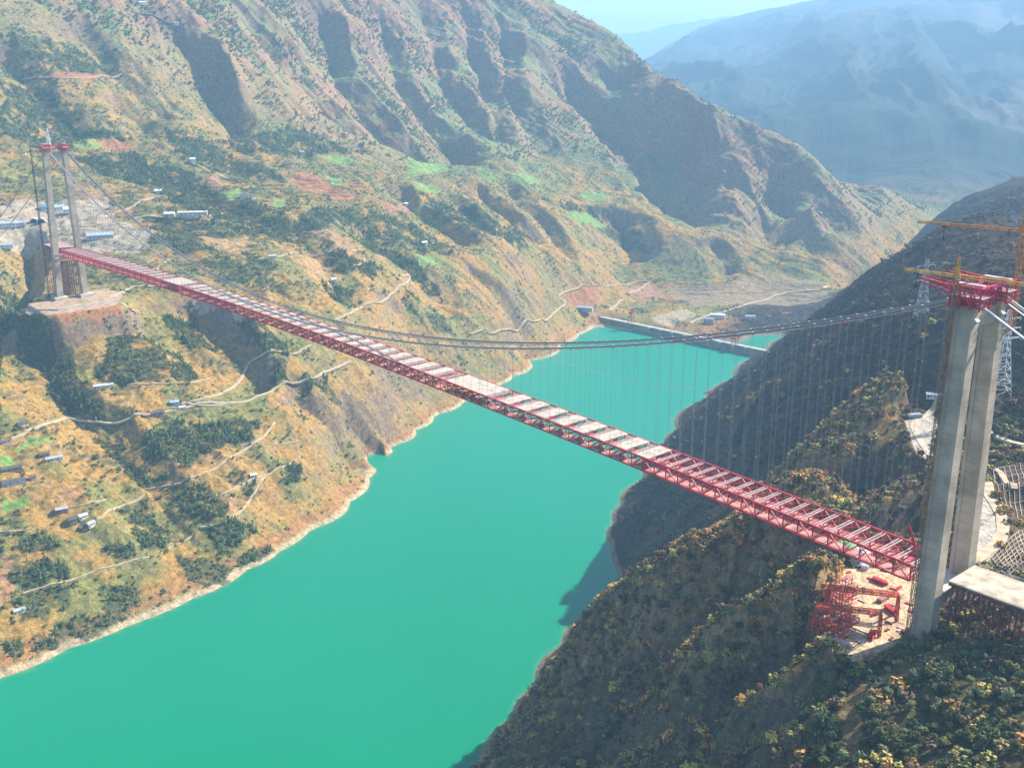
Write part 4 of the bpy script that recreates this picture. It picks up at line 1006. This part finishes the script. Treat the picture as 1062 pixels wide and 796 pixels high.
def scaffold(px, n, seed, label):
    c = at_z(*px, 286.1); t = thing('steel_scaffold', c, label, 'scaffold'); r = random.Random(seed); m = MB(); w = 4.2
    for i in range(n):
        for j in range(3):
            h = r.choice((5, 8, 11)); b = c + AX * (i * w - n * w / 2) + TX * (j * w - 4)
            for z in range(0, h, 3): m.bar(b + ZX * z, b + ZX * z + AX * w, .3); m.bar(b + ZX * z, b + ZX * z + TX * w, .3); m.bar(b + ZX * z, b + ZX * (z + 3) + AX * w, .22)
            m.bar(b, b + ZX * h, .4); m.bar(b + AX * w, b + AX * w + ZX * h, .4)
    m.build('frame', ORED, t); m = MB()
    for i in range(n): b = c + AX * (i * w - n * w / 2) + ZX * (3 + 3 * (i % 3)); m.bar(b, b + TX * 8, 2.2, .2)
    m.build('platform', PINK, t)
scaffold((866, 628), 4, 3, 'tangle of red scaffold frames at the left edge of the yard by the trees')
scaffold((872, 614), 4, 8, 'red scaffold frames at the upper left edge of the yard below the truss')
scaffold((868, 645), 4, 9, 'red scaffold frames between the two red gantry cranes')
scaffold((858, 656), 5, 4, 'low red scaffold frames along the lower left edge of the yard')
def stack(px, ang, n, mat, label, cat, name, L=10, z=286.1, sz=1.0, group=None):
    c = at_z(*px, z); t = thing(name, c, label, cat, group); r = random.Random(int(px[0] * 7 + px[1]))
    d = np.array([math.cos(ang), math.sin(ang), 0]); e = np.array([-d[1], d[0], 0])
    for k in range(n):
        m = MB(); b = c + e * (k % 3 - 1) * 1.3 * sz + ZX * (.5 * sz + (k // 3) * 1.05 * sz) + d * r.uniform(-.6, .6)
        m.bar(b - d * L / 2, b + d * L / 2, 1.0 * sz, .12); m.bar(b - d * L / 2 + ZX * .45 * sz, b + d * L / 2 + ZX * .45 * sz, .14, .9 * sz); m.bar(b - d * L / 2 + ZX * .9 * sz, b + d * L / 2 + ZX * .9 * sz, 1.0 * sz, .12); m.build('beam', mat, t)
for i, (px, a, mt_, lb) in enumerate([((916, 622), TA, PINK, 'short pink beams stacked on the pale yard below the truss end'), ((924, 634), TA + 1.2, RED, 'red steel beams stacked near the left face of the tower leg'), ((904, 660), TA + .3, RED, 'red steel beams lying under the nearer gantry crane'),
    ((872, 668), BANG, PALE, 'pale beams stacked along the lower left yard edge'), ((882, 642), BANG + .2, PALE, 'pale beams stacked between the two gantry cranes'), ((912, 604), BANG, RED, 'red beams stacked under the end of the red truss')]):
    stack(px, a, 6, mt_, lb, 'beam stack', 'beam_stack')
rb = random.Random(5); yd = np.asarray(YARD); ki = 0
while ki < 34:
    x_ = rb.uniform(yd[:, 0].min(), yd[:, 0].max()); y_ = rb.uniform(yd[:, 1].min(), yd[:, 1].max())
    if not inside(yd, np.array([x_]), np.array([y_]))[0]: continue
    ki += 1; c = np.array([x_, y_, 286.1]); a = rb.choice((BANG, TA)) + rb.uniform(-.2, .2); d = np.array([math.cos(a), math.sin(a), 0]); e = np.array([-d[1], d[0], 0]); L = rb.uniform(2.5, 6); m = MB()
    for q in range(5): m.bar(c + e * (.35 * q - .7) + ZX * .5 - d * L / 2, c + e * (.35 * q - .7) + ZX * .5 + d * (L / 2 + rb.uniform(-.3, .3)), .3, .3)
    for q in (-.35, .35): m.bar(c + d * L * q - e + ZX * .17, c + d * L * q + e + ZX * .17, .3, .34)
    k_ = rb.choice(('rusty', 'red', 'pale')); tag(m.build('rod_bundle', {'rusty': RUST, 'red': RED, 'pale': PALE}[k_]), k_ + ' bundle of steel rods lying on the pale yard under the right tower', 'rod bundle', k_ + ' rod bundles on the yard')
def shed(name, c, size, ang, wall, roof, label, cat='shed', pitch=.22, doors=1, wins=3, group=None, ridge=True):
    """small building: walls with real openings' frames, doors, windows and an overhanging roof"""
    w, d, h = size; c = np.array(c, float); t = thing(name, c, label, cat, group); ca, sa = math.cos(ang), math.sin(ang)
    L = lambda x, y, z: c + np.array([x * ca - y * sa, x * sa + y * ca, z])
    m = MB(); rise = d * pitch if ridge else 0
    m.box(c - ZX * 1.5, (w, d, h + 1.5), ang)
    if ridge:
        for sx in (-1, 1): m.face(L(sx * w / 2, -d / 2, h), L(sx * w / 2, d / 2, h), L(sx * w / 2, 0, h + rise))
    m.build('wall', wall, t); m = MB(); o_ = .5
    if ridge:
        for sy in (-1, 1):
            P = [L(-w / 2 - o_, sy * (d / 2 + o_), h - o_ * pitch * 2), L(w / 2 + o_, sy * (d / 2 + o_), h - o_ * pitch * 2), L(w / 2 + o_, 0, h + rise), L(-w / 2 - o_, 0, h + rise)]
            m.quadbox([p + ZX * .03 for p in P] + [p + ZX * .25 for p in P])
        m.bar(L(-w / 2 - o_, 0, h + rise + .22), L(w / 2 + o_, 0, h + rise + .22), .4, .25)
    else:
        m.box(L(0, 0, h + .02), (w + .5, d + .5, .35), ang); m.box(L(0, d / 2 - .2, h + .37), (w + .5, .3, .6), ang); m.box(L(0, -d / 2 + .2, h + .37), (w + .5, .3, .6), ang)
    m.build('roof', roof, t)
    for sy in (-1, 1):
        for k in range(wins):
            x = -w / 2 + w * (k + 1) / (wins + 1) + (.5 if doors else 0); m = MB(); m.box(L(x, sy * (d / 2 + .03), h * .4), (min(1.5, w * .12), .1, h * .32), ang); m.build('window', DARK, t)
    if doors: m = MB(); m.box(L(-w / 2 + w * .12, -(d / 2 + .04), 0), (1.3, .12, h * .68), ang); m.build('door', DARK, t)
    return t
def gpt(px): p = hit(*px); return np.array([p[0], p[1], ground(p[0], p[1])])
shed('site_shed', at_z(890, 582, 286.1), (9, 5, 3), TA, LBLUE, BLUE, 'blue roofed site shed beneath the end of the red truss', ridge=True)
shed('site_shed', at_z(897, 589, 286.1), (6, 4, 2.6), TA + .3, WHITE, LBLUE, 'small pale site shed on the yard beside the blue roofed shed', ridge=False)
shed('site_shed', gpt((948, 433)), (13, 6, 3.2), .2, GREY, GREY, 'grey metal site shed beside the pale dirt road on the right bank', ridge=False)
shed('site_shed', gpt((969, 412)), (14, 6, 3.4), -.35, WHITE, LBLUE, 'pale blue roofed shed above the dirt road on the right bank', pitch=.15)
# tarpaulins over stored goods
def tarp(px, z, s, mat, label):
    c = at_z(*px, z); m = MB(); n = 8; r = np.random.RandomState(int(px[0])); hz = 2.2 * np.exp(-((np.linspace(-1, 1, n)[:, None] ** 2 + np.linspace(-1, 1, n)[None] ** 2) * 1.3)) + .3 * r.rand(n, n); hz[0] = hz[-1] = 0; hz[:, 0] = hz[:, -1] = 0
    P = [[c + AX * s * (i / (n - 1) - .5) * 1.3 + TX * s * (j / (n - 1) - .5) + ZX * float(hz[i, j]) for j in range(n)] for i in range(n)]
    for i in range(n - 1):
        for j in range(n - 1): m.face(P[i][j], P[i][j + 1], P[i + 1][j + 1], P[i + 1][j])
    tag(m.build('tarpaulin', mat, None, True), label, 'tarpaulin')
tarp((879, 566), 287, 13, GREEN, 'green tarpaulin over goods under the red truss near the right tower')
tarp((893, 572), 287, 10, WHITE, 'white tarpaulin beside the green one under the red truss')
# red site boom on the truss end
t = thing('derrick', bp(9, WID * .75, 331), 'small red derrick leaning up from the truss end next to the right tower', 'derrick'); b = bp(9, WID * .75, 330.6); MB().lattice(b, b + ZX * 13 + AX * 5, 1.1, .25, 7, .5).build('boom', RED, t); m = MB(); m.bar(b - AX * 2, b + AX * 2, 3, 1.2); m.build('base', DRED, t); m = MB(); m.tube([b + ZX * 13 + AX * 5, b - AX * 4 + ZX * .4], .1, 4); m.build('stay_cable', GREY, t)

# ------------------------------------------------------------------ slope gratings, pylons
def grating(name, px, label, nu=11, nv=9):
    P = [gpt(p) for p in px]; m = MB()
    def q(a, b):
        p = (P[0] * (1 - a) + P[1] * a) * (1 - b) + (P[3] * (1 - a) + P[2] * a) * b; return np.array([p[0], p[1], ground(p[0], p[1]) + .35])
    S = 4
    for i in range(nu + 1):
        pts = [q(i / nu, k / (nv * S)) for k in range(nv * S + 1)]
        for a, b in zip(pts, pts[1:]): m.bar(a, b, .42, .6)
    for j in range(nv + 1):
        pts = [q(k / (nu * S), j / nv) for k in range(nu * S + 1)]
        for a, b in zip(pts, pts[1:]): m.bar(a, b, .36, .5)
    tag(m.build(name, CONC), label, 'slope grating')
grating('slope_grating', [(1028, 578), (1070, 540), (1085, 575), (1045, 604)], 'pale concrete grid holding the dark cut slope right of the near tower')
grating('slope_grating', [(1024, 488), (1075, 470), (1085, 540), (1042, 530)], 'concrete grid on the higher brown cut slope above the curved dirt road', 9, 9)
def pylon(px, h, w, label, mat=GREY, ztop=None):
    c = gpt(px); t = thing('power_pylon', c - ZX * 1, label, 'pylon', 'lattice power pylons'); m = MB()
    m.lattice(c - ZX, c + ZX * h * .62, w, .34, 8, .38); m.lattice(c + ZX * h * .62, c + ZX * h, w * .38, .28, 7, .5); m.build('body', mat, t)
    for f in (.66, .78, .90):
        m = MB(); a = c + ZX * h * f
        for sg in (-1, 1): m.lattice(a, a + np.array([.9, .35, 0]) * sg * w * (1.15 - (f - .66)), 1.3, .22, 4, .3)
        m.build('crossarm', mat, t)
        m = MB()
        for sg in (-1, 1): e = a + np.array([.9, .35, 0]) * sg * w * (1.15 - (f - .66)); m.tube([e, e - ZX * 2.4], .28, 5)
        m.build('insulator', WHITE, t)
pylon((1036, 407), 74, 15, 'tall pale lattice power pylon behind the right bridge tower', WHITE)
pylon((955, 330), 62, 13, 'faint grey lattice pylon on the shaded slope left of the tower cranes')
pylon((51, 154), 40, 10, 'pale lattice pylon behind the top of the far bridge tower', WHITE)

# ------------------------------------------------------------------ dam, boom, landing
DL, DR = at_z(606, 326, 15), at_z(830, 372, 15); DD = DR - DL; DLEN = np.linalg.norm(DD); DD = DD / DLEN; DN = np.array([-DD[1], DD[0], 0])
dam = thing('dam', (DL + DR) / 2 * [1, 1, 0], 'long grey concrete dam across the far end of the reservoir', 'dam')
m = MB(); mid = (DL + DR) / 2
P = [DL - ZX * 60, DR - ZX * 60, DR - ZX * 60 + DN * 60, DL - ZX * 60 + DN * 60, DL, DR, DR + DN * 16, DL + DN * 16]; m.quadbox(P); m.build('wall', STAIN, dam)
m = MB(); m.bar(DL + DN * 8 + ZX * .4, DR + DN * 8 + ZX * .4, 15.2, .8); m.build('crest_road', CONC2, dam)
m = MB()
for o_ in (.5, 15.5): m.bar(DL + DN * o_ + ZX * 1.3, DR + DN * o_ + ZX * 1.3, .5, 1.1)
m.build('parapet', CONC, dam)
for k in range(9):
    c = DL + DD * (DLEN * (.34 + .055 * k)); m = MB(); m.bar(c - DN * 4 - ZX * 12, c - DN * 4 + ZX * 1.2, 3, 6); m.build('pier', CONC, dam)
def dam_crane(f, h, label):
    c = DL + DD * DLEN * f + DN * 8 + ZX * .9; t = thing('dam_crane', c, label, 'gantry crane', 'red gate cranes on the dam'); m = MB()
    for sx in (-1, 1):
        for sy in (-1, 1): m.bar(c + DD * sx * 5 + DN * sy * 4.5, c + DD * sx * 4 + DN * sy * 4 + ZX * h, 1.3)
    for sx in (-1, 1): m.bar(c + DD * sx * 4.6 - DN * 4.3 + ZX * h * .5, c + DD * sx * 4.6 + DN * 4.3 + ZX * h * .5, .9); m.bar(c + DD * sx * 5 - DN * 4.5, c + DD * sx * 4.2 + DN * 4.2 + ZX * h, .7)
    m.build('leg_frame', ORG, t); m = MB(); m.bar(c - DD * 6 + ZX * (h + 1), c + DD * 6 + ZX * (h + 1), 9.5, 2.4); m.build('bridge_beam', RED, t); m = MB(); m.box(c + ZX * (h + 2.2), (6, 5, 4), BANG); m.build('hoist_house', RED, t)
dam_crane(.235, 22, 'tall red gate crane standing on the dam near its left end')
dam_crane(.72, 12, 'shorter red gate crane on the dam near the right bank')
bpts = [at_z(u, v, .25) for u, v in [(572, 371), (590, 378), (612, 385), (636, 391), (660, 396), (685, 400), (710, 403), (736, 407)]]
t = thing('floating_boom', bpts[3], 'thin pale floating boom curving across the reservoir before the dam', 'boom'); MB().tube(bpts, .42, 6).build('float_line', WHITE, t)
m = MB()
for a, b in zip(bpts, bpts[1:]):
    for k in range(6): c = a + (b - a) * k / 6; m.bar(c - [1.2, 0, 0], c + [1.2, 0, 0], 1.2, .9)
o = m.build('float', ORG, t)
c = at_z(737, 407, 0); t = thing('landing_stage', c, 'small red landing stage at the right shore where the boom ends', 'landing stage'); m = MB(); m.box(c - ZX * .6, (26, 9, 1.6), .4); m.build('pontoon', RUST, t); m = MB(); m.box(c + ZX * 1, (7, 5, 3), .4); m.build('cabin', PLAST, t); m = MB(); m.box(c + ZX * 4.02, (8, 6, .3), .4); m.build('roof', RED, t)

# ------------------------------------------------------------------ farmhouses, sheds and halls
HOUSES = [
 ((12, 488), (24, 8, 4.5), .35, MUD, TILE, 'long dark roofed farmhouse at the left picture edge, upper of two'), ((14, 502), (26, 9, 4.8), .3, PLAST, TILE, 'long dark roofed farmhouse with pale gable at the left edge, lower of two'),
 ((34, 497), (8, 7, 4.5), .3, PLAST, TILEB, 'small pale house at the right end of the long farmhouses'), ((46, 473), (12, 7, 4), .3, MUD, TILE, 'dark roofed farmhouse above the pale roofed one'), ((56, 477), (20, 7, 4), .35, PLAST, GREY, 'long pale roofed farmhouse on the golden slope'),
 ((24, 441), (12, 8, 4), .5, PLAST, TILE, 'dark roofed house in a white yard beside the upper road'), ((6, 459), (14, 6, 3.5), .4, PLAST, TILEB, 'brown roofed house beside the road at the left edge'),
 ((64, 530), (14, 7, 4), .3, MUD, GREY, 'single grey roofed cottage on the slope above the farm cluster'), ((75, 541), (10, 9, 4.6), .4, MUD, TILE, 'dark roofed house, leftmost of the ruined farm cluster'), ((86, 537), (11, 7, 4.2), .6, PLAST, PLAST, 'pale house, top of the farm cluster'), ((87, 549), (9, 6, 4), .1, MUD, TILE, 'little dark roofed house at the foot of the farm cluster'), ((94, 545), (10, 7, 4.2), .8, PLAST, GREY, 'white walled house, rightmost of the farm cluster'),
 ((20, 634), (12, 6, 3), .5, PLAST, GREY, 'small pale hut near the lower left shore'), ((104, 402), (18, 7, 3.8), .2, PLAST, PLAST, 'pale farmhouse below the dark pine plantation'), ((114, 401), (10, 7, 3.8), .4, PLAST, GREY, 'small grey roofed farmhouse below the pine plantation'),
 ((162, 430), (20, 8, 4), .35, MUD, TILE, 'dark roofed roadside shed, left of the red brown one'), ((152, 432), (9, 6, 3.4), .35, MUD, PINK, 'little red roofed roadside hut'), ((181, 419), (12, 8, 4.2), .2, LBLUE, LBLUE, 'pale blue roofed shed at the road fork'), ((189, 424), (9, 6, 3.4), .3, PLAST, PLAST, 'small pale shed at the road fork'),
 ((263, 494), (9, 6, 3.4), .3, WHITE, WHITE, 'tiny white hut on the slope above the trails'), ((200, 224), (56, 12, 8), -.05, PLAST, PLAST, 'long pale school block on the left bank plateau'), ((176, 225), (20, 12, 7), -.05, PLAST, WHITE, 'pale hall at the left end of the school block'),
 ((104, 247), (46, 22, 7), .1, GREY, LBLUE, 'large hall with pale blue roof right of the far tower'), ((50, 218), (28, 14, 7), .4, LBLUE, BLUE, 'dark blue roofed shed behind the far tower'), ((61, 218), (20, 14, 7), .3, WHITE, LBLUE, 'pale blue shed between the legs of the far tower'), ((72, 220), (22, 14, 7), .2, WHITE, WHITE, 'white shed seen right of the far tower leg'),
 ((6, 235), (36, 16, 7), .15, WHITE, LBLUE, 'pale blue roofed works hall at the left edge'), ((20, 234), (20, 12, 6), .15, GREY, LBLUE, 'small blue grey works hall next to the left edge hall'), ((5, 257), (28, 12, 6), .15, WHITE, GREY, 'long white works shed at the left edge below the halls'), ((8, 213), (14, 9, 5), .2, PLAST, TILEB, 'brown roofed house above the works halls'),
 ((253, 205), (16, 10, 6), .2, WHITE, TILE, 'white house in the upper village, dark roof'), ((262, 206), (12, 9, 6), .5, PLAST, TILE, 'smaller pale house right of the white village house'), ((200, 168), (12, 10, 7), .1, WHITE, WHITE, 'white hut at the edge of the upper wood'), ((313, 160), (12, 9, 6), .2, WHITE, GREY, 'white farmhouse below the mountain foot'), ((326, 161), (10, 8, 5), .2, PLAST, TILE, 'pale farmhouse right of the white farmhouse'), ((298, 172), (20, 10, 6), .4, MUD, TILE, 'dark roofed farmhouse above the red field'),
 ((164, 200), (14, 9, 5), .2, WHITE, WHITE, 'white house on the bare spur below the upper wood'), ((440, 254), (12, 9, 6), .3, WHITE, WHITE, 'bright white house of the far hamlet by the green field'), ((430, 253), (12, 8, 5), .2, MUD, TILE, 'dark house, left of the bright white one in the far hamlet'), ((448, 252), (10, 8, 5), .5, PLAST, TILEB, 'brown roofed house at the right of the far hamlet'),
 ((346, 292), (10, 8, 5), .3, WHITE, WHITE, 'white hut among the trees above the bridge deck'), ((282, 268), (14, 8, 5), .3, PLAST, GREY, 'grey roofed house beside the pale track above the bridge'), ((226, 232), (12, 8, 5), .2, PLAST, TILE, 'small house at the end of the school terrace'), ((421, 213), (10, 8, 5), .2, WHITE, WHITE, 'white hut on the terrace edge under the green fields'),
 ((147, 5), (16, 10, 6), .2, WHITE, WHITE, 'white house high on the mountain, first from the left'), ((183, 26), (12, 9, 6), .2, WHITE, GREY, 'white house high on the mountain beside the pale track'), ((605, 322), (46, 16, 9), -.55, GREY, GREY, 'long grey hall at the left end of the dam'), ((744, 330), (36, 14, 10), -.5, WHITE, WHITE, 'white powerhouse building beyond the dam'), ((735, 336), (24, 12, 14), -.5, GREY, GREY, 'grey block in front of the white powerhouse'), ((778, 331), (24, 12, 8), -.4, PLAST, GREY, 'low pale building right of the white powerhouse'),
 ((855, 300), (12, 9, 6), .2, WHITE, WHITE, 'white hut on the bare slope at the foot of the far spur'),
]
for px, size, a, wl, rf, lb in HOUSES:
    big = size[0] > 30
    shed('house' if not any(k in lb for k in ('shed', 'hall', 'hut', 'block', 'building')) else [k for k in ('shed', 'hall', 'hut', 'block', 'building') if k in lb][0].replace('block', 'school_block' if 'school' in lb else 'building_block'),
         gpt(px), size, a + .25, wl, rf, lb, [k for k in ('shed', 'hall', 'hut', 'block', 'building') if k in lb + ' '][0] if any(k in lb for k in ('shed', 'hall', 'hut', 'block', 'building')) else 'house', .16 if big else .26, 1, 6 if big else 2)
for i, px in enumerate([(35.5, 231), (43, 231)]):
    c = gpt(px); t = thing('tunnel_portal', c, 'dark round tunnel mouth in the cut behind the far tower, ' + ('left' if i == 0 else 'right') + ' of the pair', 'tunnel portal', 'tunnel mouths behind the far tower'); d = np.array([.35, -.93, 0]); e = np.array([.93, .35, 0])
    m = MB(); R1, R0 = 8.4, 6.6; A = [math.pi * k / 12 for k in range(13)]
    for a, b in zip(A, A[1:]):
        f = lambda r_, t_, q: c + e * r_ * math.cos(t_) + ZX * (r_ * math.sin(t_) * 1.05) + d * q
        m.quadbox([f(R0, a, 4), f(R1, a, 4), f(R1, b, 4), f(R0, b, 4), f(R0, a, -8), f(R1, a, -8), f(R1, b, -8), f(R0, b, -8)])
    m.build('arch', CONC2, t); m = MB(); m.face(*[c + e * R0 * math.cos(a) + ZX * R0 * math.sin(a) * 1.05 + d * 2.4 for a in A]); m.build('opening', DARK, t)
# retaining wall and footing strip at the far tower
m = MB(); pts = [gpt(p) for p in [(22, 323), (60, 322), (92, 317), (126, 312)]]
for a, b in zip(pts, pts[1:]): m.bar(a + ZX * .3, b + ZX * .3, 1.2, 5)
tag(m.build('retaining_wall', CONC2), 'low pale retaining wall along the pad edge below the far tower', 'wall')

# ------------------------------------------------------------------ roads and trails draped on the slopes

def road(name, px, w, mat, lift=.5, rmin=250):
    P = [hit(u, v, rmin)[:2] for u, v in px]; pts = []
    for i in range(len(P) - 1):
        p0 = P[max(i - 1, 0)]; p1 = P[i]; p2 = P[i + 1]; p3 = P[min(i + 2, len(P) - 1)]; n = max(3, int(np.linalg.norm(p2 - p1) / 6))
        for k in range(n):
            t = k / n; pts.append(.5 * (2 * p1 + (p2 - p0) * t + (2 * p0 - 5 * p1 + 4 * p2 - p3) * t * t + (3 * p1 - p0 - 3 * p2 + p3) * t ** 3))
    pts.append(P[-1]); pts = np.array(pts); T = np.gradient(pts, axis=0); T /= np.linalg.norm(T, axis=1)[:, None] + 1e-9; Nn = np.stack([-T[:, 1], T[:, 0]], -1)
    w = w * .74
    ww = w * (1 + .22 * fbm(pts[:, 0] / 20, pts[:, 1] / 20, 2)); rows = []
    zc = np.max([sample(GZ, pts[:, 0] + Nn[:, 0] * ww * f, pts[:, 1] + Nn[:, 1] * ww * f) for f in (-.5, -.25, 0, .25, .5)], axis=0)
    k = np.ones(5) / 5; zs = np.convolve(np.pad(zc, 2, mode='edge'), k, 'valid'); zc = np.maximum(zc, zs) + lift
    for f, dzz in ((-.5, -2.5), (-.5, 0), (.5, 0), (.5, -2.5)): rows.append(np.stack([pts[:, 0] + Nn[:, 0] * ww * f, pts[:, 1] + Nn[:, 1] * ww * f, zc + dzz], -1))
    co = np.stack(rows, 1).reshape(-1, 3); return structure(mesh_np(name, co, grid_faces(len(pts), 4)[:, ::-1], mat))
for px, w, mt_ in [
    ([(-12, 463), (10, 456), (25, 450), (45, 440), (60, 436), (73, 434), (98, 438), (130, 438), (165, 429), (200, 421), (240, 418), (265, 412), (284, 404), (296, 397), (318, 392), (340, 386), (364, 375)], 6.5, ROADC),
    ([(188, 419), (210, 413), (232, 406), (248, 396), (256, 382), (262, 374), (274, 368), (298, 366), (322, 358)], 5.5, DIRT),
    ([(190, 417), (215, 421), (245, 417)], 4.5, ROADC),
    ([(346, 334), (358, 327), (374, 320), (392, 315), (405, 306), (418, 297), (425, 290), (423, 285), (414, 286)], 6, DIRT),
    ([(268, 269), (290, 267), (312, 262), (340, 262), (362, 260), (374, 258)], 5.5, DIRT), ([(374, 264), (378, 269), (374, 274), (364, 278)], 6, DIRT),
    ([(488, 347), (515, 345), (540, 340), (560, 332), (578, 322), (586, 316), (580, 308), (584, 304), (600, 299), (625, 296), (655, 294), (674, 292)], 6.5, DIRT), ([(674, 292), (664, 299), (652, 305)], 9, DIRT), ([(632, 322), (640, 316), (646, 311)], 8, DIRT),
    ([(716, 335), (735, 327), (760, 320), (790, 312), (818, 303), (850, 301)], 9, ROADC), ([(660, 303), (720, 303), (770, 304), (815, 302)], 5, DIRT),
    ([(-8, 229), (10, 225), (26, 219), (40, 214)], 12, DIRT), ([(80, 229), (100, 225), (118, 221), (140, 212), (160, 205), (172, 203)], 9, DIRT), ([(84, 235), (104, 232), (116, 231)], 7, DIRT),
    ([(138, 227), (150, 225), (168, 226), (205, 226), (226, 222), (236, 221)], 9, ROADC),
    ([(112, 308), (124, 304), (136, 298), (158, 297), (185, 293), (205, 289)], 8, DIRT), ([(126, 314), (136, 322), (142, 325)], 6, DIRT), ([(176, 269), (168, 274), (162, 280)], 6, DIRT),
    ([(18, 616), (40, 611), (66, 604), (90, 596), (115, 588), (134, 583), (155, 578)], 3.2, DIRT), ([(150, 507), (170, 504), (188, 501), (208, 492), (230, 481), (252, 468), (268, 456), (285, 438)], 3.2, DIRT),
    ([(92, 542), (106, 536), (120, 528), (134, 522), (150, 512)], 3.2, DIRT), ([(216, 518), (236, 510), (256, 501), (274, 494), (290, 484), (312, 474)], 3.2, DIRT), ([(208, 547), (228, 543), (244, 534), (254, 525), (266, 508), (275, 495)], 3.2, DIRT),
    ([(0, 551), (15, 551), (32, 548)], 2.6, DIRT), ([(166, 574), (178, 567), (192, 560), (200, 553)], 2.6, DIRT), ([(72, 526), (90, 522), (110, 518)], 2.4, DIRT), ([(132, 400), (160, 398), (190, 396), (218, 392)], 3, DIRT), ([(250, 462), (280, 461), (310, 459)], 2.4, DIRT),
    ([(22, 84), (50, 82), (78, 81), (104, 79), (126, 77)], 6, DIRT), ([(132, 10), (150, 16), (168, 22), (184, 27)], 6, DIRT), ([(198, 169), (212, 175), (228, 181), (242, 186)], 5, DIRT),
    ([(973, 412), (970, 424), (958, 432), (948, 440), (952, 452), (960, 465), (966, 474)], 8, ROADC),
    ([(1018, 498), (1026, 512), (1034, 526), (1040, 540), (1038, 556), (1026, 570), (1008, 582), (998, 592)], 11, DIRT), ([(1000, 437), (1020, 447), (1040, 456), (1066, 462)], 7, ROADC), ([(1012, 478), (1026, 484), (1040, 494), (1052, 508)], 6, DIRT),
]:
    road('road' if w > 3.5 else 'footpath', px, w, mt_)

# ------------------------------------------------------------------ single trees of the near slope
u_, v_, zc_ = project(np.stack([xr, yr, zr + 3], -1))
kk = (kindr == 2) & (u_ > -5) & (u_ < 1067) & (v_ > -5) & (v_ < 800)
def seen(x, y, z):
    r = math.hypot(x, y); n = 60; f = np.linspace(.45, .985, n); return bool(np.all(sample(GZ, x * f, y * f) < CAMZ + (z - CAMZ) * f + .5))
scl = .45 + .75 * RG.rand(len(xr)) ** 1.5; order = [i for i in np.argsort(-(scl / np.maximum(zc_, 1)) * kk) if kk[i]]
chosen = []
for i in order:
    if len(chosen) >= 300: break
    if seen(xr[i], yr[i], zr[i] + 5): chosen.append(i)
FIRST = {}
KN = ['mid green leafy', 'deep green leafy', 'silvery grey leafy', 'dark blue-green leafy', 'olive green leafy']
for i in chosen:
    p = RG.randint(0, 5); src = PROTO['lush'][p]
    o = src.copy(); o.name = 'broadleaf_tree'; SC.collection.objects.link(o); o.location = (xr[i], yr[i], zr[i] - .3); s = float(scl[i]); o.scale = (s, s, s * float(RG.uniform(.85, 1.2))); o.rotation_euler = (0, 0, float(RG.rand() * 6.28))
    zone = 'in the bottom right corner of the wooded slope' if (u_[i] > 950 and v_[i] > 700) else 'below the approach trestle on the right slope' if u_[i] > 950 else 'on the wooded slope beneath the site yard' if v_[i] > 690 else 'beside the site yard on the right bank'
    tag(o, f'{KN[p]} tree {zone}', 'tree', f'{KN[p]} trees {zone}')
left_i = np.ones(len(xr), bool); left_i[chosen] = False
def pr(m): m = m & left_i; return (xr[m], yr[m], zr[m])
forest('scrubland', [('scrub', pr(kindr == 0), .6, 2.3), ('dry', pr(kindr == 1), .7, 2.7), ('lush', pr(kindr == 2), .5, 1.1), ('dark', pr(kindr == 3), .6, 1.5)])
print('trees', len(chosen))
